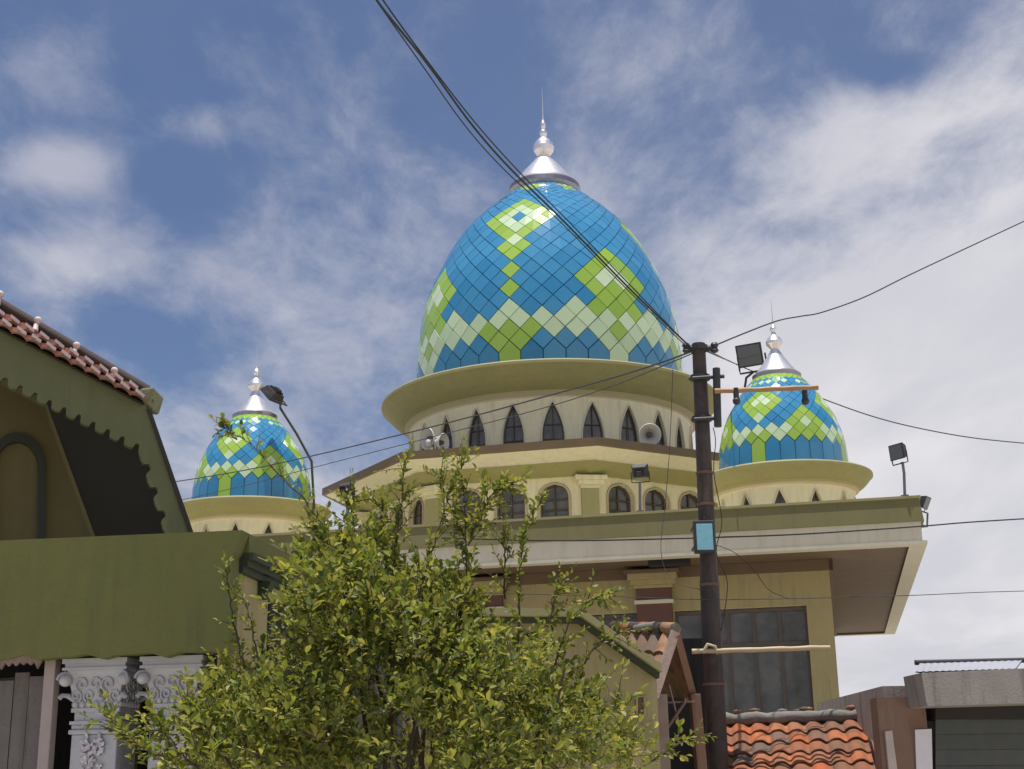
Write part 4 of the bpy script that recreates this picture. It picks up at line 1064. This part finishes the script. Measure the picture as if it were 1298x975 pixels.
# ================================================================== grey concrete building (right edge)
CY = 13.0
cb = thing('concrete_shop', (at(1240, 975, CY).x, CY+1.5, GZ), 'stained grey concrete building with a dark shuttered front at the right edge', 'building')
def CP(x, y, d=0): return hit(x, y, Vector((0, CY+d, 0)), Vector((-.06, 1, 0)))
cv = Vector((-.06, 1, 0)).normalized()
k = MB(); k.prism([CP(x, y, -.5) for x, y in ((1168, 853), (1420, 842), (1420, 888), (1176, 895), (1174, 889))], cv*.5, 'concrete'); k.build('canopy', cb, bevel=.01)
k = MB(); k.prism([CP(x, y, .0) for x, y in ((1186, 895), (1420, 888), (1420, 912), (1186, 912))], cv*.3, 'soffit_dark'); k.build('lintel', cb)
sh_ = MB()
for i in range(8):
    y0 = 911+i*20; sh_.prism([CP(1186, y0, .03+.012*(i % 2)), CP(1420, y0-2, .03+.012*(i % 2)), CP(1420, y0+17.6, .03), CP(1186, y0+19.6, .03)], cv*.03, 'dark_boards')
sh_.build('shutter', cb)
k = MB(); a = CP(1121, 1000, .02); b = CP(1183, 1000, .02); ztp = CP(1150, 884, .02).z
k.hexa([Vector((a.x, a.y, GZ)), Vector((b.x, b.y, GZ)), Vector((b.x, b.y+.25, GZ)), Vector((a.x, a.y+.25, GZ)), Vector((a.x, a.y, ztp)), Vector((b.x, b.y, ztp)), Vector((b.x, b.y+.25, ztp)), Vector((a.x, a.y+.25, ztp))], 'mud_wall')
k.build('wall', cb)
k = MB(); a = CP(1130, 1000, .3); b = CP(1420, 1000, .3); ztp = CP(1250, 868, .3).z
k.hexa([Vector((a.x, a.y, GZ)), Vector((b.x, b.y, GZ)), Vector((b.x, b.y+3, GZ)), Vector((a.x, a.y+3, GZ)), Vector((a.x, a.y, ztp)), Vector((b.x, b.y, ztp)), Vector((b.x, b.y+3, ztp)), Vector((a.x, a.y+3, ztp))], 'concrete')
k.build('side_wall', cb)
k = MB(); k.prism([CP(x, y, .0) for x, y in ((1160, 925), (1181, 924), (1183, 1010), (1163, 1010))], cv*.018, 'white_panel')
k.build('white_board', cb)
k = MB(); k.prism([CP(x, y, -.02) for x, y in ((1122, 927), (1131, 926), (1142, 1010), (1130, 1010))], cv*.03, 'post_pink'); k.build('plank', cb)
# corrugated zinc sheet roof on top
zs_ = MB(); A, B = CP(1160, 853, -.45), CP(1288, 849, -.45); C = CP(1166, 842, 1.4); D = CP(1296, 838, 1.4)
nz_ = 60; vs = []
for i in range(nz_+1):
    t = i/nz_; h = UP*.003*math.sin(i*1.6)
    vs += [A.lerp(B, t)+h+UP*.01, C.lerp(D, t)+h+UP*.01]
zs_.add(vs, [(2*i, 2*i+2, 2*i+3, 2*i+1) for i in range(nz_)], 'zinc', True)
zs_.add([v-UP*.012 for v in vs], [(2*i+1, 2*i+3, 2*i+2, 2*i) for i in range(nz_)], 'zinc', True)
zs_.build('zinc_sheet', cb)
k = MB(); k.tube([CP(1160, 840, 1.38), CP(1340, 836, 1.38)], .03, 'black_metal', 6); k.build('roof_bar', cb)

# ================================================================== shrub
SY = 7.3
rnd = random.Random(21)
shc = at(520, 975, SY)
shrub = thing('flowering_shrub', (shc.x, SY, GZ), 'tall leafy shrub with small yellow green leaves in front of the mosque', 'shrub')
env = [(150, 985), (190, 950), (225, 915), (250, 885), (275, 862), (300, 850), (330, 832), (352, 795), (370, 740), (388, 690), (405, 678), (430, 676), (455, 672), (480, 680), (505, 706), (530, 722), (560, 730), (585, 735), (610, 750), (640, 768), (670, 785), (700, 805), (730, 830), (760, 865), (790, 905), (815, 942), (835, 970), (850, 985)]
def envy(x):
    for i in range(len(env)-1):
        if env[i][0] <= x <= env[i+1][0]:
            t = (x-env[i][0])/(env[i+1][0]-env[i][0]); return env[i][1]+(env[i+1][1]-env[i][1])*t
    return 1200
lv = MB(); st = MB()
LV = []; LF = []
def leaf(p, d, size, up):
    d = d.normalized(); s = d.cross(up)
    if s.length < .05: s = d.cross(Vector((1, 0, 0)))
    s.normalize(); n_ = s.cross(d)
    w_ = size*rnd.uniform(.24, .31); f = size*rnd.uniform(.06, .16); cu = size*rnd.uniform(-.12, .05)
    b = len(LV)
    pts = [p, p+d*size*.30+s*w_*.8+n_*f, p+d*size*.66+s*w_+n_*(f+cu*.4), p+d*size+n_*cu,
           p+d*size*.66-s*w_+n_*(f+cu*.4), p+d*size*.30-s*w_*.8+n_*f, p+d*size*.5+n_*cu*.3]
    LV.extend(tuple(q) for q in pts)
    LF.append((b, b+1, b+2, b+6)); LF.append((b+6, b+2, b+3)); LF.append((b, b+6, b+4, b+5)); LF.append((b+6, b+3, b+4))
def rdir(zb=0.0):
    while True:
        v = Vector((rnd.uniform(-1, 1), rnd.uniform(-1, 1), rnd.uniform(-1, 1)))
        if .1 < v.length < 1: v.normalize(); v.z += zb; return v.normalized()
def sprig(p, d, length, nl, size, stem=True, droop=.0):
    d = d.normalized(); pts = [p]; cur = p.copy(); dd = d.copy()
    seg = 5
    for i in range(seg):
        dd = (dd+rdir()*.16-UP*droop).normalized(); cur = cur+dd*length/seg; pts.append(cur.copy())
    if stem: st.tube(pts, [.0035-.0025*i/seg for i in range(seg+1)], 'bark', 3, caps=False)
    for i in range(nl):
        t = (i+.6)/nl*seg; k = min(int(t), seg-1); q = pts[k].lerp(pts[k+1], t-k)
        ax = (pts[k+1]-pts[k]).normalized(); o = rdir(.1); o = (o-ax*o.dot(ax)).normalized()
        if i % 2: o = -o
        ld = (ax*.65+o*.9+UP*.08).normalized()
        leaf(q, ld, size*rnd.uniform(.7, 1.2)*(1-.25*t/seg), (UP+rdir()*.7).normalized())
    leaf(pts[-1], dd, size*.8, (UP+rdir()*.5).normalized())
# dense body of the crown
count = 0
clump = [(rnd.uniform(230, 800), rnd.uniform(650, 985), rnd.uniform(-.8, .8)) for _ in range(110)]
while count < 2900:
    if rnd.random() < .72:
        c = rnd.choice(clump); x = rnd.gauss(c[0], 21); y = rnd.gauss(c[1], 19); dpt = c[2]+rnd.gauss(0, .18)
    else:
        x = rnd.uniform(160, 840); y = rnd.uniform(640, 985); dpt = rnd.uniform(-.9, .9)
    e = envy(x)
    if y < e: continue
    near = min(1, (y-e)/70)
    if rnd.random() > .38+.62*near: continue
    # right part is thinner: building shows through
    if x > 620 and rnd.random() > (.45 if y < 900 else .8): continue
    if x > 690 and rnd.random() > .5: continue
    if x > 480 and y < 760 and rnd.random() > .6: continue
    half = 1.0*min(1, .35+(y-e)/140)
    if abs(dpt) > half: continue
    p = at(x, y, SY+dpt)
    out = Vector((x-520, 0, 0)).normalized()
    d = (UP*.8+rdir()*.8+out*.25)
    sprig(p, d, rnd.uniform(.12, .24), rnd.randint(7, 10), rnd.choice((.030, .042, .050, .058, .070)), stem=rnd.random() < .7)
    count += 1
# lower body, below the frame
for _ in range(420):
    a = rnd.uniform(0, 6.28); rad = math.sqrt(rnd.random()); z = rnd.uniform(GZ+.5, 0.15)
    k_ = .45+.55*(z-GZ)/1.8
    p = Vector((shc.x+1.35*rad*math.cos(a)*k_, SY+.9*rad*math.sin(a)*k_, z))
    sprig(p, UP*.6+rdir(), .22, 9, .05, stem=False)
# long upright shoots
def shoot(px, nspr, spread, size, depth=0.0, spl=.13, nl=6):
    P = [at(x, y, SY+depth) for x, y in px]; pts = []
    for i in range(len(P)-1):
        for k in range(6):
            pts.append(P[i].lerp(P[i+1], k/6))
    pts.append(P[-1]); n = len(pts)
    pts = [p+rdir()*.006 for p in pts]
    st.tube(pts, [.0060-.0045*i/n for i in range(n)], 'bark', 6)
    nspr = int(nspr*1.5)
    for i in range(nspr):
        t = (i+rnd.random())/nspr*(n-1); k = min(int(t), n-2); q = pts[k].lerp(pts[k+1], t-k)
        ax = (pts[k+1]-pts[k]).normalized(); o = rdir(.2)
        sprig(q, ax*.7+o*spread, spl*rnd.uniform(.6, 1.2), nl, 1.25*size*rnd.uniform(.8, 1.15))
    sprig(pts[-1], (pts[-1]-pts[-3]), spl, nl, size)
shoot([(498, 800), (500, 700), (508, 640), (513, 592)], 22, .8, .036)
shoot([(520, 800), (540, 720), (560, 660), (570, 620)], 14, .8, .036, -.2)
shoot([(590, 840), (592, 720), (588, 640), (583, 578)], 26, .8, .038, .1)
shoot([(594, 690), (610, 650), (628, 620), (648, 612)], 24, .7, .042, .0)
shoot([(588, 680), (570, 640), (560, 615), (558, 600)], 10, .8, .036, .1)
shoot([(655, 830), (660, 720), (665, 680), (684, 637)], 16, .25, .034, -.1, .07, 5)
shoot([(640, 760), (640, 710), (638, 680)], 9, .7, .034, .1)
shoot([(430, 780), (445, 690), (450, 650), (447, 628)], 14, .7, .034, .1)
shoot([(415, 790), (420, 700), (405, 672), (398, 660)], 14, .8, .038, -.1)
shoot([(405, 662), (385, 632), (345, 592), (315, 562), (292, 546)], 9, .55, .034, .0, .07, 4)
shoot([(300, 556), (290, 545), (283, 540)], 3, .9, .044, .0, .07, 5)
shoot([(480, 790), (478, 700), (488, 655), (480, 640)], 16, .8, .036, .2)
shoot([(310, 850), (296, 790), (290, 745), (287, 722)], 9, .5, .034, -.3, .09, 5)
shoot([(330, 850), (318, 790), (310, 760)], 6, .6, .034, -.2, .09, 5)
shoot([(700, 850), (720, 790), (745, 762), (768, 752)], 12, .6, .04, .0)
shoot([(730, 880), (745, 830), (770, 810), (790, 800)], 10, .7, .038, .1)
shoot([(700, 800), (700, 760), (712, 742)], 9, .7, .036, -.1)
shoot([(790, 985), (825, 965), (855, 945), (876, 935)], 9, .5, .04, -.2, .1, 6)
shoot([(250, 985), (210, 960), (170, 945), (140, 912)], 12, .5, .042, -.5, .12, 7)
shoot([(260, 960), (230, 930), (175, 930), (120, 914)], 7, .4, .036, -.6, .08, 5)
shoot([(260, 985), (215, 940), (200, 915)], 12, .7, .046, -.6, .14, 7)
shoot([(300, 985), (270, 930), (240, 900)], 14, .8, .044, -.5, .16, 8)
# main stems
for i in range(13):
    x0 = rnd.uniform(440, 600); x1 = rnd.uniform(290, 760); b0 = at(x0, 985, SY+rnd.uniform(-.3, .3)); b0 = Vector((b0.x, b0.y, GZ))
    tp = at(x1, envy(x1)+rnd.uniform(15, 90), SY+rnd.uniform(-.4, .4)); mid = b0.lerp(tp, .5)+Vector((rnd.uniform(-.1, .1), rnd.uniform(-.1, .1), 0))
    pts = [b0, b0.lerp(mid, .5)+rdir()*.04, mid, mid.lerp(tp, .5)+rdir()*.04, tp]
    st.tube(pts, [.03, .024, .018, .012, .006], 'bark', 7)
st.build('stem', shrub)
lm = MB(); lm.v = LV; lm.f = LF; lm.mats = ['leaf']; lm.m = [0]*len(LF); lm.sm = [False]*len(LF)
lm.build('foliage', shrub)
print('LEAVES', len(LV)//7)
